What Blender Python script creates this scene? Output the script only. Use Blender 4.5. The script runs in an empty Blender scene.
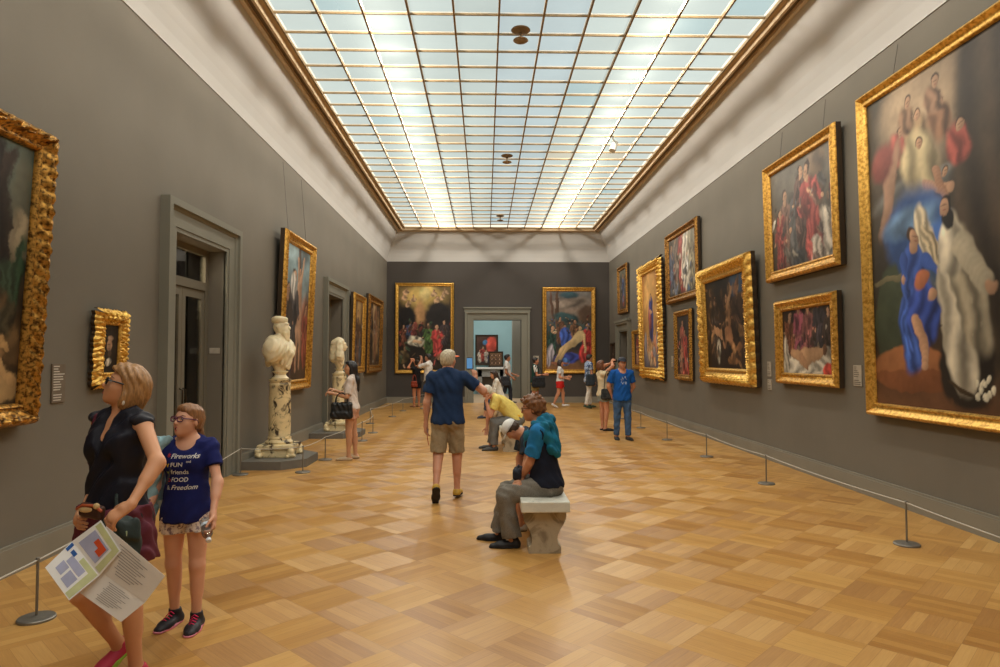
import bpy, bmesh, math, random
import numpy as np
from mathutils import Vector, Matrix
from mathutils.bvhtree import BVHTree

random.seed(7)
SC = bpy.context.scene
COL = SC.collection
PI = math.pi

# ------------------------------------------------------------------ basics
def lin(c):
    c = [x / 255.0 for x in c]
    return [x / 12.92 if x <= 0.04045 else ((x + 0.055) / 1.055) ** 2.4 for x in c]

def tag(o, label=None, cat=None, group=None, kind=None):
    if label: o['label'] = label
    if cat: o['category'] = cat
    if group: o['group'] = group
    if kind: o['kind'] = kind
    return o

def empty(name, loc=(0, 0, 0), rot=(0, 0, 0)):
    o = bpy.data.objects.new(name, None)
    COL.objects.link(o)
    o.location = loc
    o.rotation_euler = rot
    o.empty_display_size = 0.1
    return o

def link(name, me, mat=None, parent=None, smooth=False):
    if mat is not None and len(me.materials) == 0:
        me.materials.append(mat)
    if smooth:
        me.polygons.foreach_set('use_smooth', [True] * len(me.polygons))
    o = bpy.data.objects.new(name, me)
    COL.objects.link(o)
    if parent is not None:
        o.parent = parent
    return o

class MB:
    def __init__(self):
        self.v = []
        self.f = []
    def add(self, vs, fs):
        b = len(self.v)
        self.v += [tuple(p) for p in vs]
        self.f += [tuple(i + b for i in f) for f in fs]
        return self
    def box(self, x0, x1, y0, y1, z0, z1):
        vs = [(x, y, z) for z in (z0, z1) for y in (y0, y1) for x in (x0, x1)]
        fs = [(0, 2, 3, 1), (4, 5, 7, 6), (0, 1, 5, 4), (2, 6, 7, 3), (0, 4, 6, 2), (1, 3, 7, 5)]
        return self.add(vs, fs)
    def bbox(self, x0, x1, y0, y1, z0, z1, b):
        # box with chamfered edges
        bm = bmesh.new()
        vs = [bm.verts.new((x, y, z)) for z in (z0, z1) for y in (y0, y1) for x in (x0, x1)]
        for f in [(0, 2, 3, 1), (4, 5, 7, 6), (0, 1, 5, 4), (2, 6, 7, 3), (0, 4, 6, 2), (1, 3, 7, 5)]:
            bm.faces.new([vs[i] for i in f])
        bmesh.ops.bevel(bm, geom=list(bm.edges), offset=b, segments=2, affect='EDGES', profile=0.5)
        bm.verts.index_update()
        self.add([v.co for v in bm.verts], [[v.index for v in f.verts] for f in bm.faces])
        bm.free()
        return self
    def prism(self, poly, z0, z1):
        n = len(poly)
        vs = [(x, y, z0) for x, y in poly] + [(x, y, z1) for x, y in poly]
        fs = [tuple(range(n - 1, -1, -1)), tuple(range(n, 2 * n))]
        fs += [(i, (i + 1) % n, n + (i + 1) % n, n + i) for i in range(n)]
        return self.add(vs, fs)
    def lathe(self, prof, n=32, c=(0, 0, 0), sx=1, sy=1):
        vs = []
        fs = []
        for r, z in prof:
            for i in range(n):
                a = 2 * PI * i / n
                vs.append((c[0] + r * math.cos(a) * sx, c[1] + r * math.sin(a) * sy, c[2] + z))
        for j in range(len(prof) - 1):
            for i in range(n):
                k = (i + 1) % n
                fs.append((j * n + i, j * n + k, (j + 1) * n + k, (j + 1) * n + i))
        fs.append(tuple(range(n - 1, -1, -1)))
        fs.append(tuple(range((len(prof) - 1) * n, len(prof) * n)))
        return self.add(vs, fs)
    def tube(self, pts, r, n=8):
        pts = [Vector(p) for p in pts]
        vs = []
        fs = []
        up = Vector((0, 0, 1))
        m = len(pts)
        prev = None
        for j, p in enumerate(pts):
            t = (pts[min(j + 1, m - 1)] - pts[max(j - 1, 0)]).normalized()
            if prev is None:
                u = t.cross(up)
                if u.length < 1e-3:
                    u = t.cross(Vector((1, 0, 0)))
                u.normalize()
            else:
                u = (prev - t * prev.dot(t)).normalized()
            prev = u
            w = t.cross(u)
            rr = r[j] if isinstance(r, (list, tuple)) else r
            for i in range(n):
                a = 2 * PI * i / n
                vs.append(p + u * math.cos(a) * rr + w * math.sin(a) * rr)
        for j in range(m - 1):
            for i in range(n):
                k = (i + 1) % n
                fs.append((j * n + i, (j + 1) * n + i, (j + 1) * n + k, j * n + k))
        fs.append(tuple(range(n)))
        fs.append(tuple(range(m * n - 1, (m - 1) * n - 1, -1)))
        return self.add(vs, fs)
    def ball(self, c, r, n=12, m=8):
        if not isinstance(r, (tuple, list)):
            r = (r, r, r)
        vs = [(c[0], c[1], c[2] - r[2])]
        fs = []
        for j in range(1, m):
            t = -PI / 2 + PI * j / m
            for i in range(n):
                a = 2 * PI * i / n
                vs.append((c[0] + r[0] * math.cos(t) * math.cos(a), c[1] + r[1] * math.cos(t) * math.sin(a), c[2] + r[2] * math.sin(t)))
        vs.append((c[0], c[1], c[2] + r[2]))
        for i in range(n):
            k = (i + 1) % n
            fs.append((0, 1 + k, 1 + i))
            for j in range(m - 2):
                fs.append((1 + j * n + i, 1 + j * n + k, 1 + (j + 1) * n + k, 1 + (j + 1) * n + i))
            fs.append((1 + (m - 2) * n + i, 1 + (m - 2) * n + k, len(vs) - 1))
        return self.add(vs, fs)
    def build(self, name, mat, parent=None, smooth=False):
        me = bpy.data.meshes.new(name)
        me.from_pydata(self.v, [], self.f)
        me.update()
        o = link(name, me, mat, parent, smooth)
        if smooth:
            me.set_sharp_from_angle(angle=math.radians(40))
        return o

# ------------------------------------------------------------------ materials
def new_mat(name):
    m = bpy.data.materials.new(name)
    m.use_nodes = True
    nt = m.node_tree
    b = nt.nodes.get('Principled BSDF')
    return m, nt, b

MATC = {}
def mat(name, rgb, rough=0.6, metal=0.0, var=0.12, scale=14.0, bump=0.0, bscale=60.0, sss=0.0, spec=0.4, stretch=None):
    if name in MATC:
        return MATC[name]
    m, nt, b = new_mat(name)
    c = lin(rgb)
    N, L = nt.nodes, nt.links
    tc = N.new('ShaderNodeTexCoord')
    mp = N.new('ShaderNodeMapping')
    L.new(tc.outputs['Object'], mp.inputs['Vector'])
    if stretch:
        mp.inputs['Scale'].default_value = stretch
    n = N.new('ShaderNodeTexNoise')
    n.inputs['Scale'].default_value = scale
    n.inputs['Detail'].default_value = 4
    L.new(mp.outputs['Vector'], n.inputs['Vector'])
    r = N.new('ShaderNodeValToRGB')
    r.color_ramp.elements[0].position = 0.3
    r.color_ramp.elements[1].position = 0.7
    r.color_ramp.elements[0].color = [x * (1 - var) for x in c] + [1]
    r.color_ramp.elements[1].color = [min(1, x * (1 + var)) for x in c] + [1]
    L.new(n.outputs['Fac'], r.inputs['Fac'])
    L.new(r.outputs['Color'], b.inputs['Base Color'])
    b.inputs['Roughness'].default_value = rough
    b.inputs['Metallic'].default_value = metal
    b.inputs['Specular IOR Level'].default_value = spec
    if sss > 0:
        b.inputs['Subsurface Weight'].default_value = sss
        b.inputs['Subsurface Radius'].default_value = (0.012, 0.005, 0.003)
        b.inputs['Subsurface Scale'].default_value = 0.6
    if bump > 0:
        n2 = N.new('ShaderNodeTexNoise')
        n2.inputs['Scale'].default_value = bscale
        n2.inputs['Detail'].default_value = 5
        L.new(mp.outputs['Vector'], n2.inputs['Vector'])
        bp = N.new('ShaderNodeBump')
        bp.inputs['Strength'].default_value = bump
        bp.inputs['Distance'].default_value = 0.01
        L.new(n2.outputs['Fac'], bp.inputs['Height'])
        L.new(bp.outputs['Normal'], b.inputs['Normal'])
    MATC[name] = m
    return m

def math_node(nt, op, a, b=None):
    n = nt.nodes.new('ShaderNodeMath')
    n.operation = op
    for i, x in enumerate((a, b)):
        if x is None:
            continue
        if isinstance(x, (int, float)):
            n.inputs[i].default_value = x
        else:
            nt.links.new(x, n.inputs[i])
    return n.outputs[0]

def parquet_mat():
    m, nt, b = new_mat('oak_parquet')
    N, L = nt.nodes, nt.links
    S = 0.392
    tc = N.new('ShaderNodeTexCoord')
    mp = N.new('ShaderNodeMapping')
    mp.inputs['Rotation'].default_value = (0, 0, math.radians(45))
    mp.inputs['Scale'].default_value = (1 / S, 1 / S, 1)
    L.new(tc.outputs['Object'], mp.inputs['Vector'])
    sx = N.new('ShaderNodeSeparateXYZ')
    L.new(mp.outputs['Vector'], sx.inputs[0])
    M = lambda op, a, b=None: math_node(nt, op, a, b)
    x, y = sx.outputs[0], sx.outputs[1]
    cx, cy = M('FLOOR', x), M('FLOOR', y)
    fx, fy = M('SUBTRACT', x, cx), M('SUBTRACT', y, cy)
    par = M('MODULO', M('ADD', M('ADD', cx, cy), 2000.0), 2.0)
    par = M('GREATER_THAN', par, 0.5)
    ipar = M('SUBTRACT', 1.0, par)
    across = M('ADD', M('MULTIPLY', fx, par), M('MULTIPLY', fy, ipar))
    along = M('ADD', M('MULTIPLY', fy, par), M('MULTIPLY', fx, ipar))
    pl = M('MULTIPLY', across, 5.0)
    ip = M('FLOOR', pl)
    fp = M('SUBTRACT', pl, ip)
    cv = N.new('ShaderNodeCombineXYZ')
    L.new(cx, cv.inputs[0]); L.new(cy, cv.inputs[1]); L.new(ip, cv.inputs[2])
    wn = N.new('ShaderNodeTexWhiteNoise')
    L.new(cv.outputs[0], wn.inputs['Vector'])
    cv2 = N.new('ShaderNodeCombineXYZ')
    L.new(cx, cv2.inputs[0]); L.new(cy, cv2.inputs[1])
    wn2 = N.new('ShaderNodeTexWhiteNoise')
    L.new(cv2.outputs[0], wn2.inputs['Vector'])
    # grain along the plank
    gv = N.new('ShaderNodeCombineXYZ')
    L.new(M('ADD', M('MULTIPLY', along, 1.2), M('MULTIPLY', wn.outputs['Value'], 37.0)), gv.inputs[0])
    L.new(M('MULTIPLY', pl, 5.0), gv.inputs[1])
    L.new(M('ADD', M('MULTIPLY', cx, 3.1), M('MULTIPLY', cy, 7.3)), gv.inputs[2])
    gn = N.new('ShaderNodeTexNoise')
    gn.inputs['Scale'].default_value = 1.6
    gn.inputs['Detail'].default_value = 5
    gn.inputs['Roughness'].default_value = 0.6
    L.new(gv.outputs[0], gn.inputs['Vector'])
    # differing sheen of the weave directions put faintly into the tone; planks vary too
    t = M('ADD', M('ADD', M('MULTIPLY', wn.outputs['Value'], 0.26), M('MULTIPLY', wn2.outputs['Value'], 0.26)),
          M('ADD', M('MULTIPLY', gn.outputs['Fac'], 0.46), M('MULTIPLY', par, 0.04)))
    rp = N.new('ShaderNodeValToRGB')
    els = rp.color_ramp.elements
    els[0].position = 0.22; els[0].color = lin((160, 110, 52)) + [1]
    els[1].position = 0.92; els[1].color = lin((216, 172, 104)) + [1]
    e = els.new(0.55); e.color = lin((192, 143, 76)) + [1]
    L.new(t, rp.inputs['Fac'])
    # narrow joints
    e1 = M('LESS_THAN', M('MINIMUM', fp, M('SUBTRACT', 1.0, fp)), 0.018)
    e2 = M('LESS_THAN', M('MINIMUM', along, M('SUBTRACT', 1.0, along)), 0.006)
    j = M('MAXIMUM', e1, e2)
    mx = N.new('ShaderNodeMix'); mx.data_type = 'RGBA'
    L.new(M('MULTIPLY', j, 0.35), mx.inputs['Factor'])
    L.new(rp.outputs['Color'], mx.inputs[6])
    mx.inputs[7].default_value = lin((110, 62, 22)) + [1]
    L.new(mx.outputs[2], b.inputs['Base Color'])
    rr = M('ADD', 0.33, M('MULTIPLY', gn.outputs['Fac'], 0.14))
    L.new(rr, b.inputs['Roughness'])
    b.inputs['Specular IOR Level'].default_value = 0.62
    tv = N.new('ShaderNodeCombineXYZ')
    # the sheen of the wood follows the run of each plank
    L.new(M('MULTIPLY', M('SUBTRACT', M('MULTIPLY', par, 2.0), 1.0), 0.7071), tv.inputs[0])
    tv.inputs[1].default_value = 0.7071
    L.new(tv.outputs[0], b.inputs['Tangent'])
    b.inputs['Anisotropic'].default_value = 0.55
    bp = N.new('ShaderNodeBump'); bp.inputs['Strength'].default_value = 0.08; bp.inputs['Distance'].default_value = 0.004
    L.new(M('SUBTRACT', gn.outputs['Fac'], j), bp.inputs['Height'])
    L.new(bp.outputs['Normal'], b.inputs['Normal'])
    return m

def wall_mat(name, rgb, var=0.05, seam=True):
    m, nt, b = new_mat(name)
    N, L = nt.nodes, nt.links
    c = lin(rgb)
    tc = N.new('ShaderNodeTexCoord')
    n = N.new('ShaderNodeTexNoise'); n.inputs['Scale'].default_value = 1.3; n.inputs['Detail'].default_value = 6
    L.new(tc.outputs['Object'], n.inputs['Vector'])
    n3 = N.new('ShaderNodeTexNoise'); n3.inputs['Scale'].default_value = 90; n3.inputs['Detail'].default_value = 3
    L.new(tc.outputs['Object'], n3.inputs['Vector'])
    r = N.new('ShaderNodeValToRGB')
    r.color_ramp.elements[0].position = 0.3; r.color_ramp.elements[1].position = 0.7
    r.color_ramp.elements[0].color = [x * (1 - var) for x in c] + [1]
    r.color_ramp.elements[1].color = [x * (1 + var) for x in c] + [1]
    L.new(n.outputs['Fac'], r.inputs['Fac'])
    L.new(r.outputs['Color'], b.inputs['Base Color'])
    b.inputs['Roughness'].default_value = 0.78
    b.inputs['Specular IOR Level'].default_value = 0.25
    bp = N.new('ShaderNodeBump'); bp.inputs['Strength'].default_value = 0.12; bp.inputs['Distance'].default_value = 0.004
    L.new(n3.outputs['Fac'], bp.inputs['Height']); L.new(bp.outputs['Normal'], b.inputs['Normal'])
    return m

def gold_mat(name, hi, lo, rough=0.38, sc=26.0):
    m, nt, b = new_mat(name)
    N, L = nt.nodes, nt.links
    tc = N.new('ShaderNodeTexCoord')
    n = N.new('ShaderNodeTexNoise'); n.inputs['Scale'].default_value = sc; n.inputs['Detail'].default_value = 6
    L.new(tc.outputs['Object'], n.inputs['Vector'])
    r = N.new('ShaderNodeValToRGB')
    r.color_ramp.elements[0].position = 0.36; r.color_ramp.elements[1].position = 0.58
    r.color_ramp.elements[0].color = lin(lo) + [1]; r.color_ramp.elements[1].color = lin(hi) + [1]
    L.new(n.outputs['Fac'], r.inputs['Fac'])
    L.new(r.outputs['Color'], b.inputs['Base Color'])
    b.inputs['Metallic'].default_value = 0.72
    b.inputs['Roughness'].default_value = rough
    bp = N.new('ShaderNodeBump'); bp.inputs['Strength'].default_value = 0.2; bp.inputs['Distance'].default_value = 0.004
    L.new(n.outputs['Fac'], bp.inputs['Height']); L.new(bp.outputs['Normal'], b.inputs['Normal'])
    return m

def paint_mat():
    m, nt, b = new_mat('oil_paint')
    N, L = nt.nodes, nt.links
    a = N.new('ShaderNodeAttribute'); a.attribute_name = 'paint'
    L.new(a.outputs['Color'], b.inputs['Base Color'])
    b.inputs['Roughness'].default_value = 0.5
    b.inputs['Specular IOR Level'].default_value = 0.3
    tc = N.new('ShaderNodeTexCoord')
    n = N.new('ShaderNodeTexNoise'); n.inputs['Scale'].default_value = 120
    L.new(tc.outputs['Object'], n.inputs['Vector'])
    bp = N.new('ShaderNodeBump'); bp.inputs['Strength'].default_value = 0.06; bp.inputs['Distance'].default_value = 0.003
    L.new(n.outputs['Fac'], bp.inputs['Height']); L.new(bp.outputs['Normal'], b.inputs['Normal'])
    return m

def patch_mat(name, base, dark, scale, thr, rough=0.45):
    m, nt, b = new_mat(name)
    N, L = nt.nodes, nt.links
    tc = N.new('ShaderNodeTexCoord')
    n = N.new('ShaderNodeTexNoise'); n.inputs['Scale'].default_value = scale; n.inputs['Detail'].default_value = 7; n.inputs['Roughness'].default_value = 0.65
    n.inputs['Distortion'].default_value = 0.8
    L.new(tc.outputs['Object'], n.inputs['Vector'])
    r = N.new('ShaderNodeValToRGB')
    e = r.color_ramp.elements
    e[0].position = thr - 0.03; e[0].color = lin(dark) + [1]
    e[1].position = thr + 0.05; e[1].color = lin(base) + [1]
    k = e.new(min(0.95, thr + 0.22)); k.color = lin([min(255, x * 1.06) for x in base]) + [1]
    L.new(n.outputs['Fac'], r.inputs['Fac'])
    L.new(r.outputs['Color'], b.inputs['Base Color'])
    b.inputs['Roughness'].default_value = rough
    return m

def skylight_mat():
    m, nt, b = new_mat('frosted_skylight_glass')
    N, L = nt.nodes, nt.links
    N.remove(b)
    out = N.get('Material Output')
    at = N.new('ShaderNodeAttribute'); at.attribute_name = 'pane'
    em = N.new('ShaderNodeEmission')
    tc = N.new('ShaderNodeTexCoord')
    n = N.new('ShaderNodeTexNoise'); n.inputs['Scale'].default_value = 0.8; n.inputs['Detail'].default_value = 3
    L.new(tc.outputs['Object'], n.inputs['Vector'])
    mr = N.new('ShaderNodeMapRange'); mr.inputs['To Min'].default_value = SKY_E * 0.82; mr.inputs['To Max'].default_value = SKY_E * 1.18
    L.new(n.outputs['Fac'], mr.inputs['Value'])
    L.new(at.outputs['Color'], em.inputs['Color'])
    L.new(mr.outputs['Result'], em.inputs['Strength'])
    tl = N.new('ShaderNodeBsdfTranslucent'); tl.inputs['Color'].default_value = (0.06, 0.065, 0.062, 1)
    tr = N.new('ShaderNodeBsdfTransparent'); tr.inputs['Color'].default_value = (1, 1, 1, 1)
    m1 = N.new('ShaderNodeMixShader'); m1.inputs['Fac'].default_value = 0.55
    L.new(tl.outputs[0], m1.inputs[1]); L.new(tr.outputs[0], m1.inputs[2])
    ad = N.new('ShaderNodeAddShader')
    L.new(m1.outputs[0], ad.inputs[0]); L.new(em.outputs[0], ad.inputs[1])
    L.new(ad.outputs[0], out.inputs['Surface'])
    return m

def glass_mat(name, tint=(0.8, 0.85, 0.83), refl=0.25, trans=0.9):
    m, nt, b = new_mat(name)
    N, L = nt.nodes, nt.links
    N.remove(b)
    out = N.get('Material Output')
    gl = N.new('ShaderNodeBsdfGlossy'); gl.inputs['Roughness'].default_value = 0.02
    tr = N.new('ShaderNodeBsdfTransparent'); tr.inputs['Color'].default_value = list(tint) + [1]
    fr = N.new('ShaderNodeFresnel'); fr.inputs['IOR'].default_value = 1.5
    ad = math_node(nt, 'MAXIMUM', fr.outputs[0], refl)
    mx = N.new('ShaderNodeMixShader')
    L.new(ad, mx.inputs['Fac']); L.new(tr.outputs[0], mx.inputs[1]); L.new(gl.outputs[0], mx.inputs[2])
    L.new(mx.outputs[0], out.inputs['Surface'])
    return m

SKY_E = 0.52
BULB_W = 82.0

# ------------------------------------------------------------------ camera and pixel rays
FPX, CAMH = 667.0, 1.66
PITCH, YAW = math.atan(24.5 / 667), math.atan(15 / 667)
def _cam():
    cam = bpy.data.cameras.new('camera')
    cam.sensor_width = 36.0
    cam.lens = 36.0 * FPX / 1000.0
    cam.clip_start = 0.05
    o = bpy.data.objects.new('camera', cam)
    COL.objects.link(o)
    o.location = (0, 0, CAMH)
    o.rotation_euler = (PI / 2 + PITCH, 0, -YAW)
    SC.camera = o
_cam()
_cp, _sp, _cw, _sw = math.cos(PITCH), math.sin(PITCH), math.cos(YAW), math.sin(YAW)
_F = Vector((_sw * _cp, _cw * _cp, _sp)); _R = Vector((_cw, -_sw, 0)); _U = Vector((-_sw * _sp, -_cw * _sp, _cp))
def at(px, py, Y):
    """place a measured point of the photograph at distance Y down the gallery"""
    d = _F + _R * ((px - 500) / FPX) + _U * ((333.5 - py) / FPX)
    t = Y / d.y
    return Vector((d.x * t, Y, CAMH + d.z * t))

# ------------------------------------------------------------------ room
XL, XR, YB, YR = -3.65, 4.65, 24.8, -4.0
ZG = 5.25
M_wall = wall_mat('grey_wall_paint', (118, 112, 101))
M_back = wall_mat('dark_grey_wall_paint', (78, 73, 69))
M_base = wall_mat('grey_stone_base', (136, 130, 116), 0.08)
M_cove = wall_mat('cream_plaster', (192, 190, 186), 0.02)
M_arch = wall_mat('grey_green_architrave', (128, 126, 114), 0.04)
M_mold = wall_mat('taupe_moulding', (206, 182, 148), 0.05)
M_floor = parquet_mat()
M_bar = mat('bronze_glazing_bar', (152, 128, 92), 0.5, 0.1)
M_dark = mat('dark_void', (40, 36, 32), 0.8)

MB().box(XL - .4, XR + .4, YR - .3, YB, -0.2, 0).build('floor', M_floor)['kind'] = 'structure'

def wall_y(name, x0, x1, y0, y1, z1, holes, m):
    """a wall running down the gallery with openings (ya, yb, ztop)"""
    b = MB()
    y = y0
    for (a, c, zt) in sorted(holes):
        b.box(x0, x1, y, a, 0, z1)
        b.box(x0, x1, a, c, zt, z1)
        y = c
    b.box(x0, x1, y, y1, 0, z1)
    o = b.build(name, m)
    o['kind'] = 'structure'
    return o

D1 = (7.88, 9.42, 3.15)
D2 = (15.45, 17.1, 3.15)
D3 = (21.45, 22.85, 2.55)
D4 = (-0.43, 1.35, 3.08)
wall_y('wall_left', XL - .4, XL, YR, YB, ZG, [D1, D2], M_wall)
wall_y('wall_right', XR, XR + .4, YR, YB, ZG, [D3], M_wall)
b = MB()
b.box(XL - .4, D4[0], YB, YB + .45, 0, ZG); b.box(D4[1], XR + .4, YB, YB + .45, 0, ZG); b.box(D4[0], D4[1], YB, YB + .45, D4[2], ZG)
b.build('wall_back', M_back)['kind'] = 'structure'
MB().box(XL - .4, XR + .4, YR - .3, YR, 0, ZG).build('wall_front', M_wall)['kind'] = 'structure'

def base_y(name, x0, x1, segs):
    b = MB()
    for a, c in segs:
        b.box(x0, x1, a, c, 0, 0.2)
        if x0 < 0:
            b.prism([(x0, a), (x1, a), (x1, c), (x0, c)], 0.2, 0.205)
            b.box(x0, x1 - .012, a, c, 0.2, 0.225)
        else:
            b.box(x0 + .012, x1, a, c, 0.2, 0.225)
    b.build(name, M_base)['kind'] = 'structure'
base_y('baseboard_left', XL, XL + .035, [(YR, 7.5), (9.8, 15.08), (17.45, YB)])
base_y('baseboard_right', XR - .035, XR, [(YR, 21.1), (23.2, YB)])
b = MB()
for a, c in ((XL + .035, -0.72), (1.66, XR - .035)):
    b.box(a, c, YB - .035, YB, 0, .2); b.box(a, c, YB - .023, YB, .2, .225)
b.build('baseboard_back', M_base)['kind'] = 'structure'

# cove: curves from the wall heads up to the skylight moulding
IN = 0.47
ZC = 6.33
def ring(off, z):
    return [(XL + off, YR + off, z), (XR - off, YR + off, z), (XR - off, YB - off, z), (XL + off, YB - off, z)]
b = MB()
prof = [(-.3, ZG - .001), (0.012, ZG), (0.012, ZG + .02)]
for i in range(9):
    t = i / 8
    prof.append((0.012 + (IN - .012) * (0.35 * t + 0.65 * t * t), ZG + .02 + (ZC - ZG - .02) * t))
vs = []
fs = []
for o_, z_ in prof:
    vs += ring(o_, z_)
for j in range(len(prof) - 1):
    for i in range(4):
        k = (i + 1) % 4
        fs.append((j * 4 + i, j * 4 + k, (j + 1) * 4 + k, (j + 1) * 4 + i))
b.add(vs, fs)
b.build('ceiling', M_cove)['kind'] = 'structure'
b = MB()
prof = [(IN - .3, ZC + .25), (IN - .02, ZC + .25), (IN - .02, ZC - .03), (IN + .03, ZC - .05), (IN + .06, ZC - .05), (IN + .06, ZC), (IN + .14, ZC), (IN + .14, ZC - .03), (IN + .18, ZC - .03), (IN + .2, ZC + .03), (IN + .25, ZC + .06), (IN + .27, ZC + .14)]
vs = []
fs = []
for o_, z_ in prof:
    vs += ring(o_, z_)
for j in range(len(prof) - 1):
    for i in range(4):
        k = (i + 1) % 4
        fs.append((j * 4 + i, j * 4 + k, (j + 1) * 4 + k, (j + 1) * 4 + i))
b.add(vs, fs)
b.build('trim_1', M_mold)['kind'] = 'structure'
# dark air slots in the moulding
b = MB()
for x in (XL + IN + .07, XR - IN - .13):
    b.box(x, x + .06, 2.0, YB - IN - .3, ZC - .004, ZC + .006)
b.build('trim_2', mat('shadow_slot', (104, 84, 60), .8))['kind'] = 'structure'

SX0, SX1, SY0, SY1, SZ = XL + IN + .27, XR - IN - .27, 0.0 - 3.2, YB - IN - .27, 6.41
sky = empty('window_1', ((SX0 + SX1) / 2, 10, SZ)); sky['kind'] = 'structure'
NX = 11
DY = 0.562
NY = int(round((SY1 - SY0) / DY))
px_ = (SX1 - SX0) / NX
py_ = (SY1 - SY0) / NY
vs = []; fs = []; cols = []
rng = random.Random(3)
for i in range(NX):
    for j in range(NY):
        x0, y0 = SX0 + i * px_, SY0 + j * py_
        k = len(vs)
        vs += [(x0, y0, SZ), (x0, y0 + py_, SZ), (x0 + px_, y0 + py_, SZ), (x0 + px_, y0, SZ)]
        fs.append((k, k + 1, k + 2, k + 3))
        g = rng.uniform(0.93, 1.06)
        c = [0.95 * g, 1.10 * g, 1.04 * g]
        if rng.random() < 0.03: c = [0.72, 0.98, 1.0]
        elif rng.random() < 0.02: c = [1.0, 0.95, 0.75]
        if i in (5, 6): c = [c[0] * .93, c[1] * .97, c[2] * 1.05]
        cols += [c + [1]] * 4
me = bpy.data.meshes.new('glass_panes')
me.from_pydata(vs, [], fs)
ca = me.color_attributes.new('pane', 'FLOAT_COLOR', 'POINT')
ca.data.foreach_set('color', np.array(cols, 'f4').ravel())
go = link('glass_panes', me, skylight_mat(), sky)
go.matrix_parent_inverse = Matrix.Translation(sky.location).inverted()
b = MB()
for i in range(NX + 1):
    x = SX0 + i * px_
    w = .013
    b.box(x - w, x + w, SY0, SY1, SZ - .05, SZ + .02)
for j in range(NY + 1):
    y = SY0 + j * py_
    b.box(SX0, SX1, y - .009, y + .009, SZ - .03, SZ + .015)
bo = b.build('glazing_bars', M_bar, sky)
bo.matrix_parent_inverse = Matrix.Translation(sky.location).inverted()

# lamp rows above the frosted glass
for side, xx in enumerate((0.5 - 2.0, 0.5 + 2.0)):
    y = -2.6
    while y < SY1 - .3:
        ld = bpy.data.lights.new('skylight_lamp', 'POINT')
        ld.energy = BULB_W
        ld.color = (1.0, 0.92, 0.80)
        ld.shadow_soft_size = 0.075
        lo = bpy.data.objects.new('skylight_lamp', ld)
        COL.objects.link(lo)
        lo.location = (xx + rng.uniform(-.05, .05), y, SZ + .32)
        y += 0.85
# unseen attic over the glass, made high and dark to even the lamp glow
b = MB()
b.box(XL - .4, XR + .4, YR - .3, YB + .4, 10.2, 10.4)
b.box(XL - .4, XL + .1, YR - .3, YB + .4, ZC + .25, 10.2); b.box(XR - .1, XR + .4, YR - .3, YB + .4, ZC + .25, 10.2)
b.box(XL, XR, YR - .3, YR + .1, ZC + .25, 10.2); b.box(XL, XR, YB - .1, YB + .4, ZC + .25, 10.2)
b.build('roof', mat('dark_attic', (60, 62, 61), .9))['kind'] = 'structure'

# ------------------------------------------------------------------ doorways
def architrave_profile():
    # (distance from the opening edge outwards, projection from wall)
    return [(0.0, -.02), (0.0, .025), (.05, .025), (.05, .04), (.23, .04), (.24, .06), (.27, .075), (.27, .11), (.35, .11), (.35, -.02)]
def doorway(name, org, ax, nrm, a0, a1, zt, mtl, sc=1.0, parent=None, zb=0.0):
    """architrave of three mitred runs; ax = direction along the wall, nrm = out of the wall"""
    ax, nrm = Vector(ax), Vector(nrm)
    b = MB()
    prof = architrave_profile()
    vs = []
    fs = []
    for (d, q) in prof:
        d *= sc
        for (a, z) in ((a0 - d, zb), (a0 - d, zt + d), (a1 + d, zt + d), (a1 + d, zb)):
            vs.append(Vector(org) + ax * a + nrm * q + Vector((0, 0, z)))
    for j in range(len(prof) - 1):
        for i in range(3):
            fs.append((j * 4 + i, j * 4 + i + 1, (j + 1) * 4 + i + 1, (j + 1) * 4 + i))
    # close the feet
    n = len(prof)
    fs.append(tuple(j * 4 for j in range(n)))
    fs.append(tuple(j * 4 + 3 for j in range(n - 1, -1, -1)))
    b.add(vs, fs)
    return b.build(name, mtl, parent)

M_pane = glass_mat('door_glass', (0.93, 0.94, 0.91), 0.20)
M_jamb = wall_mat('grey_door_paint', (112, 106, 92), 0.04)

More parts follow.
